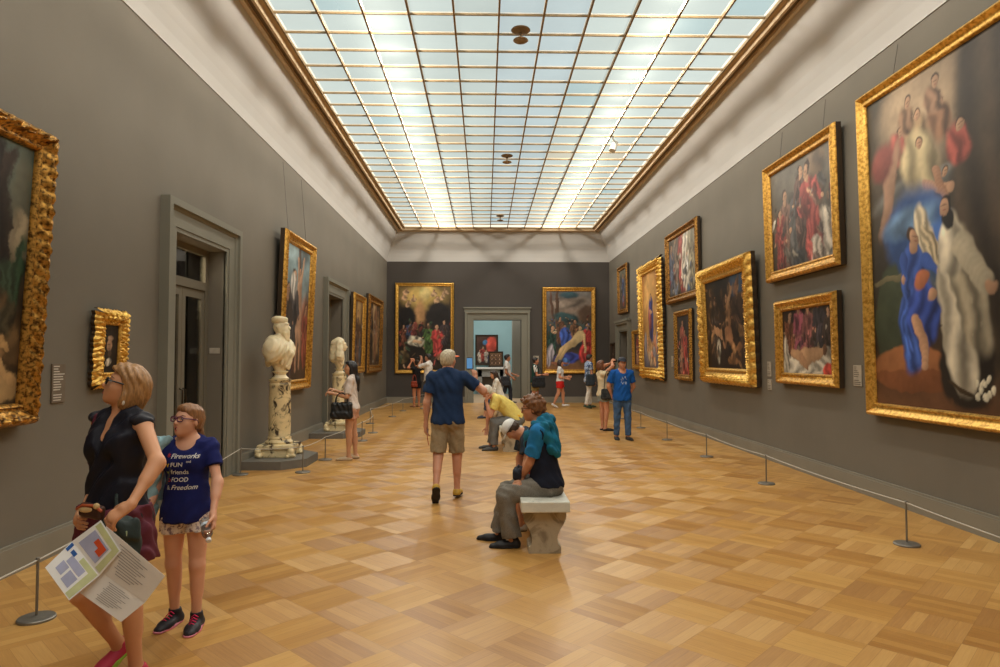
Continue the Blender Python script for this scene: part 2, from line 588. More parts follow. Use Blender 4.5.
d1 = empty('door_1', (XL, 8.65, 0)); d1['kind'] = 'structure'
def keep(o, root):
    o.matrix_parent_inverse = Matrix.LocRotScale(root.location, root.rotation_euler, None).inverted()
    return o
keep(doorway('architrave', (XL, 0, 0), (0, 1, 0), (1, 0, 0), D1[0], D1[1], D1[2], M_arch, 1.0, d1), d1)
b = MB()
xp = XL - .27
b.box(xp - .04, xp + .04, D1[0], D1[0] + .10, 0, D1[2]); b.box(xp - .04, xp + .04, D1[1] - .10, D1[1], 0, D1[2])
b.box(xp - .04, xp + .04, D1[0] + .10, D1[1] - .10, D1[2] - .08, D1[2]); b.box(xp - .05, xp + .05, D1[0] + .10, D1[1] - .10, 2.585, 2.70)
keep(b.build('door_frame', M_jamb, d1), d1)
mid = (D1[0] + D1[1]) / 2
for a, c in ((D1[0] + .10, mid - .004), (mid + .004, D1[1] - .10)):
    b = MB()
    b.box(xp - .025, xp + .025, a, a + .09, 0.01, 2.58); b.box(xp - .025, xp + .025, c - .09, c, 0.01, 2.58)
    b.box(xp - .025, xp + .025, a + .09, c - .09, 0.01, .28); b.box(xp - .025, xp + .025, a + .09, c - .09, 2.47, 2.58)
    leaf = keep(b.build('door_leaf', M_jamb, d1), d1)
    g = MB().box(xp - .004, xp + .004, a + .09, c - .09, .28, 2.47).build('glass', M_pane, leaf)
    hx = (c - .045) if a < mid - .3 else (a + .045)
    h = MB().tube([(xp + .03, hx, .95), (xp + .07, hx, .97), (xp + .07, hx, 1.25), (xp + .03, hx, 1.27)], .011).build('door_handle', mat('dark_bronze', (70, 58, 44), .4, .8), leaf, True)
    for q in (g, h):
        q.matrix_parent_inverse = (Matrix.Translation(d1.location) @ leaf.matrix_parent_inverse).inverted()
keep(MB().box(xp - .004, xp + .004, D1[0] + .1, D1[1] - .1, 2.70, D1[2] - .08).build('transom_glass', M_pane, d1), d1)

d2 = empty('door_2', (XL, 16.3, 0)); d2['kind'] = 'structure'
keep(doorway('architrave', (XL, 0, 0), (0, 1, 0), (1, 0, 0), D2[0], D2[1], D2[2], M_arch, 1.0, d2), d2)
keep(MB().box(XL - .36, XL - .30, D2[0], D2[1], 2.3, D2[2]).box(XL - .36, XL - .30, D2[1] - .55, D2[1], 0, 2.3).build('door_leaf', M_jamb, d2), d2)
d3 = empty('door_3', (XR, 22.1, 0)); d3['kind'] = 'structure'
keep(doorway('architrave', (XR, 0, 0), (0, 1, 0), (-1, 0, 0), D3[0], D3[1], D3[2], M_arch, .9, d3), d3)
keep(MB().box(XR, XR - .14, D3[0] - .38, D3[1] + .38, D3[2] + .31, D3[2] + .38).build('cornice', M_arch, d3), d3)
d4 = empty('door_4', (.46, YB, 0)); d4['kind'] = 'structure'
keep(doorway('architrave', (0, YB, 0), (1, 0, 0), (0, -1, 0), D4[0], D4[1], D4[2], M_arch, .9, d4), d4)
keep(MB().box(D4[0] - .34, D4[1] + .34, YB - .06, YB, D4[2] + .3, D4[2] + .42).box(D4[0] - .37, D4[1] + .37, YB - .12, YB, D4[2] + .42, D4[2] + .47).build('cornice', M_arch, d4), d4)
keep(MB().box(D4[0] - .02, D4[0], YB, YB + .46, 0, D4[2]).box(D4[1], D4[1] + .02, YB, YB + .46, 0, D4[2]).build('door_jamb', M_arch, d4), d4)

# rooms that the doorways open on
M_beige = wall_mat('beige_side_wall', (120, 108, 88))
M_wood = mat('warm_wood_panel', (172, 108, 44), .5, 0, .25, 6, stretch=(8, 8, .6))
def niche(name, x0, x1, y0, y1, z1, m, open_side):
    t = .12
    b = MB()
    b.box(x0, x1, y0, y1, -.2, 0)
    b.box(x0, x1, y0, y1, z1, z1 + t)
    if open_side != 'x1': b.box(x1, x1 + t, y0, y1, 0, z1)
    if open_side != 'x0': b.box(x0 - t, x0, y0, y1, 0, z1)
    b.box(x0, x1, y0 - t, y0, 0, z1); b.box(x0, x1, y1, y1 + t, 0, z1)
    b.build(name, m)['kind'] = 'structure'
niche('wall_vestibule', XL - 2.9, XL - .4, 6.9, 10.6, 3.6, M_beige, 'x1')
niche('wall_passage', XL - 2.4, XL - .4, 14.9, 18.2, 3.6, M_jamb, 'x1')
niche('wall_closet', XR + .4, XR + 2.0, 21.0, 23.4, 3.4, M_jamb, 'x0')
MB().box(XL - 1.35, XL - .85, 10.3, 10.58, 0, 3.3).box(XL - 2.6, XL - 1.9, 10.3, 10.58, 0, 3.3).build('added_wall_panel', M_wood)['kind'] = 'structure'  # panels added so that the door glass shows a warm tone

# far room
YF = 31.0
M_blue = wall_mat('blue_green_wall', (150, 186, 190), .05)
b = MB()
b.box(-5.5, 6.5, YF, YF + .2, 0, 5.2); b.box(-5.7, -5.5, YB + .45, YF, 0, 5.2); b.box(6.5, 6.7, YB + .45, YF, 0, 5.2)
b.build('wall_far_room', M_blue)['kind'] = 'structure'
MB().box(-5.7, 6.7, YB, YF + .2, -.2, 0).build('floor_far_room', mat('pale_stone_floor', (176, 150, 118), .5))['kind'] = 'structure'
MB().box(-5.7, 6.7, YB + .45, YF + .2, 5.2, 5.4).build('ceiling_far_room', M_cove)['kind'] = 'structure'
MB().box(1.15, 1.9, 27.6, 28.6, 0, 3.9).box(1.09, 1.96, 27.54, 28.66, 3.9, 4.05).box(1.09, 1.96, 27.54, 28.66, 0, .25).build('pillar_far_room', M_arch)['kind'] = 'structure'
def area(name, loc, sx, sy, e, col=(1, .93, .82), rot=(0, 0, 0)):
    ld = bpy.data.lights.new(name, 'AREA'); ld.shape = 'RECTANGLE'; ld.size = sx; ld.size_y = sy; ld.energy = e; ld.color = col
    o = bpy.data.objects.new(name, ld); COL.objects.link(o); o.location = loc; o.rotation_euler = rot
    return o
area('far_room_fill', (.5, 27.4, 5.1), 3, 3, 240, (1, .96, .9))  # unseen fill light added for the far room
area('vestibule_fill', (XL - 1.6, 8.8, 3.5), .5, .5, 260, (1, .84, .62))  # unseen warm fill, added to brighten the view through the door glass
area('passage_fill', (XL - 1.4, 16.4, 3.5), .5, .5, 9, (1, .9, .75))  # weak unseen fill added behind the second doorway

# sign plate on the jamb of door 1
o = MB().bbox(XL - .20, XL - .06, D1[1] - .012, D1[1] + .0, 1.72, 1.80, .004).build('sign_plate', mat('grey_sign', (178, 172, 160), .5))
tag(o, 'small grey sign plate on the far jamb of the glazed doorway', 'sign')
o = MB().bbox(XL - .2, XL - .04, D2[1] - .012, D2[1], 1.68, 1.77, .004).build('sign_plate', mat('grey_sign', (178, 172, 160), .5))
tag(o, 'small grey sign plate on the jamb of the dark doorway past the second bust', 'sign')

# sprinklers on the skylight
M_brass = mat('brown_brass', (150, 128, 100), .4, .1)
for i, (x, y, lab) in enumerate(((.51, 9.43, 'brown double disc ceiling fitting on the skylight, the one nearest the viewer'),
                   (.51, 15.4, 'brown double disc ceiling fitting on the skylight, midway down the room'),
                   (.50, 22.0, 'brown double disc ceiling fitting on the skylight, close to the end wall'))):
    r = empty('sprinkler', (x, y, SZ - .05)); tag(r, lab, 'sprinkler', 'fittings along the middle of the skylight')
    MB().lathe([(.03, .06), (.13, .03), (.14, .015), (.12, 0), (.03, -.02)], 24).build('rose', M_brass, r, True)
    MB().lathe([(.02, .0), (.018, -.1), (.03, -.12)], 12).build('stem', M_brass, r, True)
    MB().lathe([(.03, -.10), (.10, -.12), (.11, -.135), (.09, -.15), (.03, -.17)], 24).build('deflector', M_brass, r, True)
# small white spot lamp hanging from the bars
r = empty('spot_lamp', (2.71, 13.94, SZ - .05)); tag(r, 'small white spotlight hanging from a bar of the skylight', 'spotlight')
M_white = mat('white_enamel', (225, 222, 214), .4)
MB().tube([(0, 0, .02), (.02, 0, -.16)], .018).build('stem', M_white, r, True)
MB().tube([(.06, 0, -.12), (-.02, -.06, -.30), (-.03, -.07, -.33)], [.055, .075, .07], 16).build('lamp_head', M_white, r, True)

# ------------------------------------------------------------------ paintings
M_paint = paint_mat()
M_gold = gold_mat('gilt_wood', (226, 176, 84), (168, 118, 48))
M_gold_b = gold_mat('bright_gilt_wood', (240, 194, 98), (190, 138, 58), .36)
M_gold_d = gold_mat('dark_gilt_wood', (206, 154, 72), (90, 62, 28), .42, 38)
M_gold_o = gold_mat('dull_gilt_wood', (176, 128, 62), (92, 60, 26), .5)
M_backing = mat('dark_frame_side', (58, 44, 28), .7)

def vnoise(nx, ny, cells, rs):
    cx, cy = max(2, int(cells)), max(2, int(cells * ny / nx))
    g = rs.rand(cy + 2, cx + 2)
    xs = np.linspace(0, cx, nx); ys = np.linspace(0, cy, ny)
    xi = np.minimum(xs.astype(int), cx); yi = np.minimum(ys.astype(int), cy)
    fx = xs - xi; fy = ys - yi
    fx = fx * fx * (3 - 2 * fx); fy = fy * fy * (3 - 2 * fy)
    a = g[np.ix_(yi, xi)]; b_ = g[np.ix_(yi, xi + 1)]; c = g[np.ix_(yi + 1, xi)]; d = g[np.ix_(yi + 1, xi + 1)]
    return (a * (1 - fx) + b_ * fx) * (1 - fy[:, None]) + (c * (1 - fx) + d * fx) * fy[:, None]

class Paint:
    """a loose old-master style picture made of soft brush masses"""
    def __init__(self, w, h, ny, seed, bg):
        self.w, self.h = w, h
        self.ny = ny
        self.brush = 1.0
        self.nx = max(24, int(ny * w / h))
        self.rs = np.random.RandomState(seed)
        V, U = np.meshgrid(np.linspace(0, 1, self.ny), np.linspace(0, 1, self.nx), indexing='ij')
        n1 = vnoise(self.nx, self.ny, 9, self.rs) - .5
        n2 = vnoise(self.nx, self.ny, 9, self.rs) - .5
        n3 = vnoise(self.nx, self.ny, 30, self.rs) - .5
        self.U = U + .035 * n1 + .012 * n3
        self.V = V + (.035 * n2 + .012 * n3) * w / h
        self.as_ = h / w                      # work in units of the width
        self.img = np.zeros((self.ny, self.nx, 3))
        for i, (v, c) in enumerate(bg):
            c = np.array(lin(c))
            if i == 0:
                self.img[:] = c
            else:
                v0 = bg[i - 1][0]
                t = np.clip((self.V - v0) / (v - v0), 0, 1)[..., None]
                self.img = self.img * (1 - t) + c * t
    def m(self, u, v, ru, rv, ang=0, col=(128, 128, 128), soft=.35, fold=0, op=1.0, fang=0):
        """soft elliptical mass; radii in units of the width"""
        x = (self.U - u); y = (self.V - v) * self.as_
        a = math.radians(ang); ca, sa = math.cos(a), math.sin(a)
        p = (x * ca + y * sa) / ru; q = (-x * sa + y * ca) / rv
        r = np.sqrt(p * p + q * q)
        al = np.clip((1 + soft / 2 - r) / soft, 0, 1)
        al = (al * al * (3 - 2 * al) * op)[..., None]
        c = np.array(lin(col))[None, None, :]
        sh = 1 + .42 * (-p * .6 + q * .5)
        if fold:
            fa = math.radians(fang)
            s = p * math.cos(fa) + q * math.sin(fa) + .25 * np.sin(q * 3 + u * 9)
            sh = sh + .46 * np.sin(s * fold + u * 20)
        self.img = self.img * (1 - al) + np.clip(c * np.clip(sh, .25, 1.7)[..., None], 0, 1) * al
        return self
    def limb(self, u0, v0, u1, v1, r0, r1, col, soft=.4, fold=0):
        n = 9
        for i in range(n):
            t = i / (n - 1)
            self.m(u0 + (u1 - u0) * t, v0 + (v1 - v0) * t, r0 + (r1 - r0) * t, r0 + (r1 - r0) * t, 0, col, soft, fold)
        return self
    def head(self, u, v, r, skin=(196, 148, 108), hair=(58, 38, 24), tilt=0):
        self.m(u - tilt * r * .15, v + r * .22 / self.as_, r * .88, r * .95, 0, hair, .4)
        self.m(u + tilt * r * .2, v - r * .12 / self.as_, r * .74, r * .95, tilt * 12, skin, .3)
        self.m(u + tilt * r * .35, v + r * .02 / self.as_, r * .5, r * .1, 0, [x * .62 for x in skin], .8, op=.7)
        self.m(u + tilt * r * .35, v - r * .55 / self.as_, r * .24, r * .09, 0, (150, 70, 58), .8, op=.6)
        return self
    def figure(self, u, v, s, robe, skin=(196, 148, 108), hair=(58, 38, 24), lean=0, arm=0, under=None):
        """standing draped figure: v = foot, s = height in units of the width"""
        k = 1 / self.as_
        ll = lean * s
        self.m(u, v + s * .26 * k, s * .14, s * .30, -lean * 40, robe, .25, 9)
        if under:
            self.m(u + s * .03, v + s * .14 * k, s * .11, s * .16, 0, under, .3, 8)
        self.m(u + ll * .6, v + s * .62 * k, s * .12, s * .2, -lean * 40, robe, .25, 6)
        self.limb(u + ll * .7 - s * .1, v + s * .72 * k, u + ll - s * .16 + arm * s * .1, v + s * (.5 + .2 * arm) * k, s * .045, s * .03, robe)
        self.limb(u + ll * .7 + s * .1, v + s * .72 * k, u + ll + s * (.18 + .1 * abs(arm)), v + s * (.52 + .16 * arm) * k, s * .045, s * .028, robe)
        self.m(u + ll + s * (.2 + .1 * abs(arm)), v + s * (.52 + .17 * arm) * k, s * .028, s * .022, 0, skin, .4)
        self.m(u + ll - s * .17 + arm * s * .1, v + s * (.49 + .2 * arm) * k, s * .026, s * .022, 0, skin, .4)
        self.m(u + ll * .9, v + s * .81 * k, s * .035, s * .05, 0, skin, .4)
        for i in range(7):
            f = self.rs.uniform(.45, 1.55)
            du, dv = self.rs.uniform(-.11, .11), self.rs.uniform(.05, .7)
            self.m(u + s * du + ll * dv, v + s * dv * k, s * self.rs.uniform(.03, .06), s * self.rs.uniform(.05, .13), self.rs.uniform(-40, 40), [min(255, c * f) for c in robe], .7, 4, .75)
        return self.head(u + ll, v + s * .88 * k, s * .062, skin, hair, 1 if lean >= 0 else -1)
    def bits(self, n, pal, v0=0.0, v1=.75, r0=.012, r1=.045):
        for i in range(n):
            c = pal[self.rs.randint(len(pal))]; f = self.rs.uniform(.6, 1.25)
            self.m(self.rs.rand(), self.rs.uniform(v0, v1), self.rs.uniform(r0, r1), self.rs.uniform(r0, r1 * 1.6), self.rs.uniform(-70, 70), [min(255, x * f) for x in c], .6, 3, .8)
        return self
    def finish(self, grain=.14, dark=1.0):
        n = vnoise(self.nx, self.ny, 60, self.rs) - .5
        n2 = vnoise(self.nx, self.ny, 16, self.rs) - .5
        ny, nx = self.ny, self.nx
        ii, jj = np.meshgrid(np.arange(ny), np.arange(nx), indexing='ij')
        for cells, amp in ((26, .004 * self.brush), (60, .003 * self.brush), (110, .0025 * self.brush)):
            dx = (vnoise(nx, ny, cells, self.rs) - .5) * 2 * amp * nx * 1.6
            dy = (vnoise(nx, ny, cells, self.rs) - .5) * 2 * amp * nx * 1.6
            self.img = self.img[np.clip((ii + dy).round().astype(int), 0, ny - 1), np.clip((jj + dx).round().astype(int), 0, nx - 1)]
        n4 = vnoise(nx, ny, 5, self.rs)
        tone = .52 + .6 * n4
        self.img *= (tone * (1 + grain * n + grain * 2.4 * n2))[..., None]
        g = self.img.mean(-1, keepdims=True)
        self.img = np.clip((g + (self.img - g) * .86) * dark, 0, 1)
        return self.img

def canvas(parent, P, y):
    nx, ny = P.nx, P.ny
    img = P.finish()
    xs = np.linspace(-P.w / 2, P.w / 2, nx); zs = np.linspace(0, P.h, ny)
    Z, X = np.meshgrid(zs, xs, indexing='ij')
    co = np.stack([X, np.full_like(X, y), Z], -1).reshape(-1, 3)
    i = np.arange((ny - 1) * (nx - 1)); r = i // (nx - 1); c = i % (nx - 1)
    a = r * nx + c
    quads = np.stack([a, a + 1, a + nx + 1, a + nx], 1)
    me = mesh_np('canvas', co, quads)
    ca = me.color_attributes.new('paint', 'FLOAT_COLOR', 'POINT')
    rgba = np.concatenate([img.reshape(-1, 3), np.ones((nx * ny, 1))], 1)
    ca.data.foreach_set('color', rgba.astype('f4').ravel())
    return link('canvas', me, M_paint, parent)

def mesh_np(name, co, quads):
    me = bpy.data.meshes.new(name)
    n, q = len(co), len(quads)
    me.vertices.add(n); me.vertices.foreach_set('co', np.asarray(co, 'f4').ravel())
    me.loops.add(q * 4); me.loops.foreach_set('vertex_index', np.asarray(quads, 'i4').ravel())
    me.polygons.add(q)
    me.polygons.foreach_set('loop_start', np.arange(0, q * 4, 4, dtype='i4'))
    me.update(calc_edges=True)
    me.validate()
    return me

def frame(parent, w, h, fw, dep, style, m, canvas_y):
    """mitred moulding with carved relief; w,h outer size; front at y=-dep"""
    T = {'plain': [(0, 0), (0, .55), (.06, .8), (.16, .95), (.26, 1.0), (.34, .95), (.42, .75), (.60, .62), (.76, .62), (.82, .72), (.9, .70), (1.0, .5), (1.0, .35)],
         'leaf': [(0, 0), (0, .4), (.05, .62), (.15, .9), (.3, 1.0), (.45, .92), (.58, .72), (.7, .6), (.8, .6), (.86, .7), (.93, .66), (1.0, .5), (1.0, .35)],
         'reverse': [(0, 0), (0, .35), (.08, .45), (.2, .45), (.3, .55), (.5, .75), (.7, .95), (.82, 1.0), (.9, .95), (1.0, .7), (1.0, .4)]}
    T['bead'] = T['plain']; T['scroll'] = T['leaf']
    prof = T[style]
    # refine the profile
    pts = []
    for (a, b_), (c, d) in zip(prof[:-1], prof[1:]):
        k = max(1, int(math.hypot((c - a) * fw, (d - b_) * dep) / (0.011 if w * h > 1 else .006))) if style != 'plain' else 1
        k = min(k, 6)
        for i in range(k):
            pts.append((a + (c - a) * i / k, b_ + (d - b_) * i / k))
    pts.append(prof[-1])
    M = len(pts)
    step = .016 if style in ('leaf', 'scroll', 'bead') else .08
    if w * h > 5: step *= 1.4
    if w * h < 1: step *= .55
    cn = [(-w / 2, 0), (w / 2, 0), (w / 2, h), (-w / 2, h)]
    vs = []; fs = []
    rs = random.Random(int(w * 1000 + h * 77))
    for sidei in range(4):
        x0, z0 = cn[sidei]; x1, z1 = cn[(sidei + 1) % 4]
        L = math.hypot(x1 - x0, z1 - z0)
        tx, tz = (x1 - x0) / L, (z1 - z0) / L
        nx_, nz_ = -tz, tx                     # inward
        n = max(4, int(L / step))
        base = len(vs)
        for i in range(n + 1):
            s = i / n
            for (d, q) in pts:
                din = d * fw
                l0 = din; l1 = L - din          # mitre
                lp = l0 + (l1 - l0) * s
                u = (s - .5) * L
                hgt = q * dep
                ox = 0.0
                if style == 'leaf' and .05 < d < .72:
                    lam = fw * .62
                    e = math.sin(PI * (d - .05) / .67)
                    hgt += dep * .20 * e * (abs(math.sin(PI * u / lam + 1.1 * math.sin(d * 7))) ** .7 - .6)
                    hgt += dep * .08 * e * math.sin(u * 2 * PI / (lam * .25) + d * 25)
                if style == 'leaf' and d < .12:
                    ox = -fw * .05 * abs(math.sin(PI * u / (fw * .62)))
                if style == 'bead' and .1 < d < .36:
                    lam = fw * .26
                    hgt += dep * .14 * math.sin(PI * (d - .1) / .26) * (abs(math.sin(PI * u / lam)) - .5)
                if style == 'bead' and .6 < d < .8:
                    hgt += dep * .12 * math.sin(PI * (d - .6) / .2) * math.sin(2 * PI * u / (fw * .2))
                if style == 'scroll' and q > .3:
                    e = min(1, d * 6) * min(1, (1 - d) * 5)
                    g = 2.2 * (abs(math.sin(PI * u / (fw * .40) + 1.8 * math.sin(d * 7))) * abs(math.sin(d * 8.5 + .9 * math.sin(PI * u / (fw * .40)))) - .42)
                    hgt += dep * .16 * e * g + dep * .06 * e * math.sin(u * 2 * PI / (fw * .31) + d * 11) * math.sin(d * 17)
                if style == 'scroll' and d < .2:
                    ox = -fw * (.07 * abs(math.sin(PI * u / (fw * 1.25))) + .10 * abs(math.sin(PI * u / (fw * .41) + .6)))
                    if abs(abs(u) - L / 2) < fw * 1.1 or abs(u) < fw * .9:
                        ox -= fw * .10
                    ox *= (1 - d / .2)
                vs.append((x0 + tx * lp + nx_ * (din + ox), -hgt, z0 + tz * lp + nz_ * (din + ox)))
        for i in range(n):
            for j in range(M - 1):
                a = base + i * M + j
                fs.append((a, a + M, a + M + 1, a + 1))
    b = MB(); b.v = vs; b.f = fs
    o = b.build('frame', m, parent, True)
    # the flat outer side of the moulding gets the dark backing material
    o.data.materials.append(M_backing)
    nseg = 0
    while nseg < M - 1 and pts[nseg + 1][0] == 0:
        nseg += 1
    o.data.polygons.foreach_set('material_index', [1 if (i % (M - 1)) < nseg else 0 for i in range(len(fs))])
    MB().box(-w / 2 + fw * .25, w / 2 - fw * .25, -dep * .36, -.004, fw * .25, h - fw * .25).build('backing', M_backing, parent)
    return o

def painting(label, wall, pos, zb, w, h, fw, dep, style, m, P, tilt=.02, wires=False):
    """pos: centre along the wall; P: function(w,h)->Paint for the picture inside the frame"""
    rz = {'R': -PI / 2, 'L': PI / 2, 'B': 0}[wall]
    loc = {'R': (XR - .012, pos, zb), 'L': (XL + .012, pos, zb), 'B': (pos, YB - .012, zb)}[wall]
    r = empty('painting', loc, (tilt, 0, rz))
    tag(r, label, 'painting')
    frame(r, w, h, fw, dep, style, m, 0)
    iw, ih = w - 2 * fw * .97, h - 2 * fw * .97
    c = canvas(r, P(iw, ih), -dep * .40)
    c.location = (0, 0, fw * .97)
    if wires:
        top = (ZG - zb) - .02
        for x in (-w * .3, w * .3):
            MB().tube([(x, -.02, h - .05), (x, math.sin(tilt) * top - .006, top - .05)], .003, 6).build('hanging_wire', mat('dark_wire', (60, 54, 48), .6), r)
    return r

SK = (198, 150, 112)
def p_altar(w, h):          # big picture on the right wall: standing pale robed figure, blue distance, group in clouds
    P = Paint(w, h, 300, 11, [(0, (104, 66, 38)), (.1, (96, 62, 36)), (.2, (66, 50, 36)), (.4, (64, 58, 50)), (.7, (96, 84, 68)), (1, (84, 74, 58))])
    P.m(.36, .76, .30, .30, 0, (120, 104, 82), .5, 5).m(.36, .9, .24, .16, 0, (190, 160, 122), .7)
    P.m(.30, .66, .26, .05, 5, (130, 128, 122), .7, 4)
    P.m(.76, .62, .24, .8, 0, (72, 58, 42), .25, 9).m(.9, .45, .12, .06, 0, (110, 84, 56), .4)
    for (u, v, r, c) in ((.2, .8, .06, (176, 84, 70)), (.32, .82, .07, (168, 136, 96)), (.45, .83, .06, (136, 96, 66)), (.54, .74, .06, (176, 76, 60)), (.33, .73, .1, (198, 178, 130)), (.26, .88, .05, (150, 112, 80)), (.43, .9, .05, (140, 104, 76))):
        P.m(u, v, r, r * 1.3, 20, c, .5, 5)
        P.head(u + .015, v + .055, .022)
    P.m(.14, .68, .04, .2, -18, (198, 150, 116), .5).m(.1, .78, .07, .08, 0, (170, 84, 72), .6)
    P.limb(.36, .66, .5, .62, .02, .02, SK).limb(.42, .7, .47, .6, .02, .018, (180, 130, 96)).head(.47, .68, .02)
    P.m(.30, .50, .19, .20, 0, (48, 98, 172), .45, 3).m(.27, .56, .16, .06, 6, (104, 146, 190), .7, 4).m(.36, .42, .14, .08, 0, (60, 92, 132), .7).m(.34, .33, .12, .06, 0, (96, 104, 110), .7)
    P.brush = .45
    # green block and step
    P.m(.12, .26, .11, .24, 0, (70, 80, 58), .15).m(.12, .4, .12, .012, 0, (126, 118, 84), .3)
    P.m(.24, .12, .26, .09, -3, (168, 104, 52), .15).m(.24, .08, .26, .045, -3, (132, 76, 36), .15)
    # blue draped figure with pale wing
    P.m(.35, .52, .045, .12, 14, (206, 190, 156), .3, 7).m(.385, .48, .03, .10, 26, (186, 168, 132), .3, 6)
    P.figure(.26, .12, .58, (44, 84, 170), SK, (70, 46, 28), .04, .6)
    P.m(.33, .28, .09, .12, -10, (40, 74, 170), .3, 8).m(.33, .38, .04, .04, 0, (190, 110, 66), .4)
    P.limb(.3, .26, .31, .12, .03, .02, SK)
    # pale robed figure
    P.m(0.530, .12, .13, .16, 0, (34, 28, 24), .25)
    P.m(0.510, .30, .092, .33, 3, (206, 194, 168), .2, 6).m(0.570, .34, .082, .25, 12, (166, 154, 128), .25, 6)
    P.m(0.490, .46, .07, .11, 0, (206, 194, 168), .25, 4)
    P.limb(.55, .46, .65, .34, .05, .035, (190, 178, 150)).m(0.670, .33, .03, .02, -20, SK, .4).m(0.390, .33, .025, .02, 20, SK, .4)
    P.m(0.475, .54, .035, .04, 0, (40, 34, 30), .3).head(.465, .575, .034, SK, (40, 28, 20), -1)
    for i in range(16):
        P.m(.55 + P.rs.rand() * .1, .035 + P.rs.rand() * .05, .010, .010, 0, (226, 218, 190), .5)
    P.m(.51, .06, .06, .01, -25, (60, 44, 26), .5)
    return P

def p_group(seed, bg, figs, extra=()):
    def f(w, h):
        P = Paint(w, h, 150, seed, bg)
        for e in extra:
            P.m(*e)
        for i in range(12):
            P.m(P.rs.rand(), P.rs.rand() * .9, .05 + .1 * P.rs.rand(), .05 + .12 * P.rs.rand(), 90 * P.rs.rand(), [(84, 58, 40), (56, 46, 40), (112, 84, 56), (70, 66, 62)][i % 4], .8, 5, .7)
        for g in figs:
            P.figure(*g[:4], **(g[4] if len(g) > 4 else {}))
        dk = [c[1] for c in bg]
        P.bits(40, [g[3] for g in figs] + dk + [SK, (196, 184, 164), (60, 48, 42)], 0, .72)
        return P
    return f

p_upper = p_group(21, [(0, (82, 66, 50)), (.4, (86, 78, 64)), (1, (124, 116, 102))],
    [(.26, -.12, .78, (126, 92, 76), dict(hair=(66, 50, 40))), (.44, -.16, .86, (86, 84, 82), dict(lean=.06, under=(60, 66, 74))), (.52, .18, .66, (96, 70, 60)), (.72, -.1, .9, (164, 66, 58), dict(lean=-.1, arm=.4, under=(206, 190, 170))), (.16, -.1, .6, (150, 60, 52))],
    [(.62, .7, .06, .4, -18, (150, 140, 124), .6, 0, .6), (.9, .18, .16, .22, 30, (214, 200, 178), .35, 9), (.34, .1, .06, .16, 10, (206, 196, 180), .4, 6), (.5, .08, .05, .12, -10, (196, 110, 60), .5, 5)])
p_lower = p_group(31, [(0, (196, 184, 164)), (.15, (150, 132, 108)), (.35, (58, 40, 30)), (1, (44, 32, 26))],
    [(.16, .05, .62, (120, 70, 44)), (.36, .05, .74, (176, 84, 104), dict(under=(90, 50, 40))), (.54, .05, .72, (120, 70, 66), dict(hair=(130, 84, 40))), (.76, .1, .74, (52, 46, 50), dict(skin=(176, 112, 84))), (.92, .1, .6, (62, 48, 40))],
    [])
def p_lower2(w, h):
    P = p_lower(w, h)
    P.m(.5, .1, .5, .14, 0, (206, 196, 176), .3, 12).m(.8, .22, .2, .1, 15, (198, 188, 168), .3, 8).m(.08, .25, .06, .2, 10, (196, 186, 166), .35, 5)
    P.limb(.22, .32, .45, .22, .05, .08, (186, 142, 98)).limb(.45, .26, .72, .3, .09, .06, (192, 148, 104)).limb(.72, .3, .86, .34, .05, .03, (196, 152, 108))
    P.limb(.38, .26, .5, .1, .045, .03, (176, 130, 90)).m(.86, .35, .05, .05, 0, (120, 80, 50), .4)
    P.m(.9, .06, .11, .07, 20, (198, 58, 36), .3, 5)
    return P
def p_thick(w, h):
    P = Paint(w, h, 150, 41, [(0, (44, 30, 22)), (.5, (54, 38, 26)), (1, (40, 34, 30))])
    P.m(.82, .9, .16, .14, 0, (52, 84, 116), .6)
    for i in range(26):
        P.m(P.rs.rand(), .45 + .5 * P.rs.rand(), .03 + .04 * P.rs.rand(), .03 + .05 * P.rs.rand(), 60 * P.rs.rand(), [(96, 66, 36), (70, 46, 30), (120, 84, 48)][i % 3], .7, 3, .7)
    P.limb(.56, .4, .6, .72, .07, .045, (186, 132, 82)).limb(.6, .7, .68, .86, .03, .02, (196, 146, 96)).head(.56, .76, .035, (190, 140, 92))
    P.limb(.5, .44, .46, .26, .05, .035, (170, 118, 72)).limb(.58, .42, .66, .24, .05, .03, (160, 108, 66))
    P.figure(.22, .12, .62, (70, 56, 48), (176, 126, 84), lean=.05).limb(.2, .44, .42, .36, .05, .035, (186, 136, 90)).m(.3, .18, .05, .11, -12, (188, 176, 152), .35, 5)
    P.figure(.84, .1, .74, (66, 46, 34), (150, 100, 64), lean=-.05).limb(.66, .12, .82, .24, .05, .04, (150, 102, 58)).m(.7, .1, .14, .05, 12, (140, 94, 50), .4, 5)
    P.m(.45, .5, .04, .2, 5, (48, 34, 24), .6)
    P.bits(60, [(96, 66, 36), (60, 42, 30), (150, 108, 62), (44, 34, 28), (120, 84, 48)], .02, .95)
    return P
p_mid = p_group(51, [(0, (96, 82, 62)), (.3, (96, 84, 66)), (1, (112, 104, 88))],
    [(.24, .04, .72, (128, 112, 98), dict(under=(120, 130, 150))), (.5, .06, .86, (158, 70, 62), dict(under=(150, 60, 56))), (.62, .1, .95, (208, 196, 176), dict(lean=.03, arm=.5)), (.82, .04, .8, (150, 140, 112)), (.1, .05, .6, (84, 92, 110))],
    [(.5, .8, .5, .3, 0, (104, 94, 78), .6, 4), (.72, .12, .08, .08, 0, (74, 100, 130), .4, 3)])
p_small2 = p_group(61, [(0, (70, 40, 30)), (.5, (64, 52, 46)), (1, (62, 58, 58))],
    [(.4, .3, .9, (176, 92, 74)), (.66, .1, .95, (186, 66, 54), dict(lean=-.08, under=(196, 90, 66))), (.3, .02, .7, (196, 128, 96))],
    [(.6, .06, .4, .2, 0, (170, 60, 46), .4, 7)])
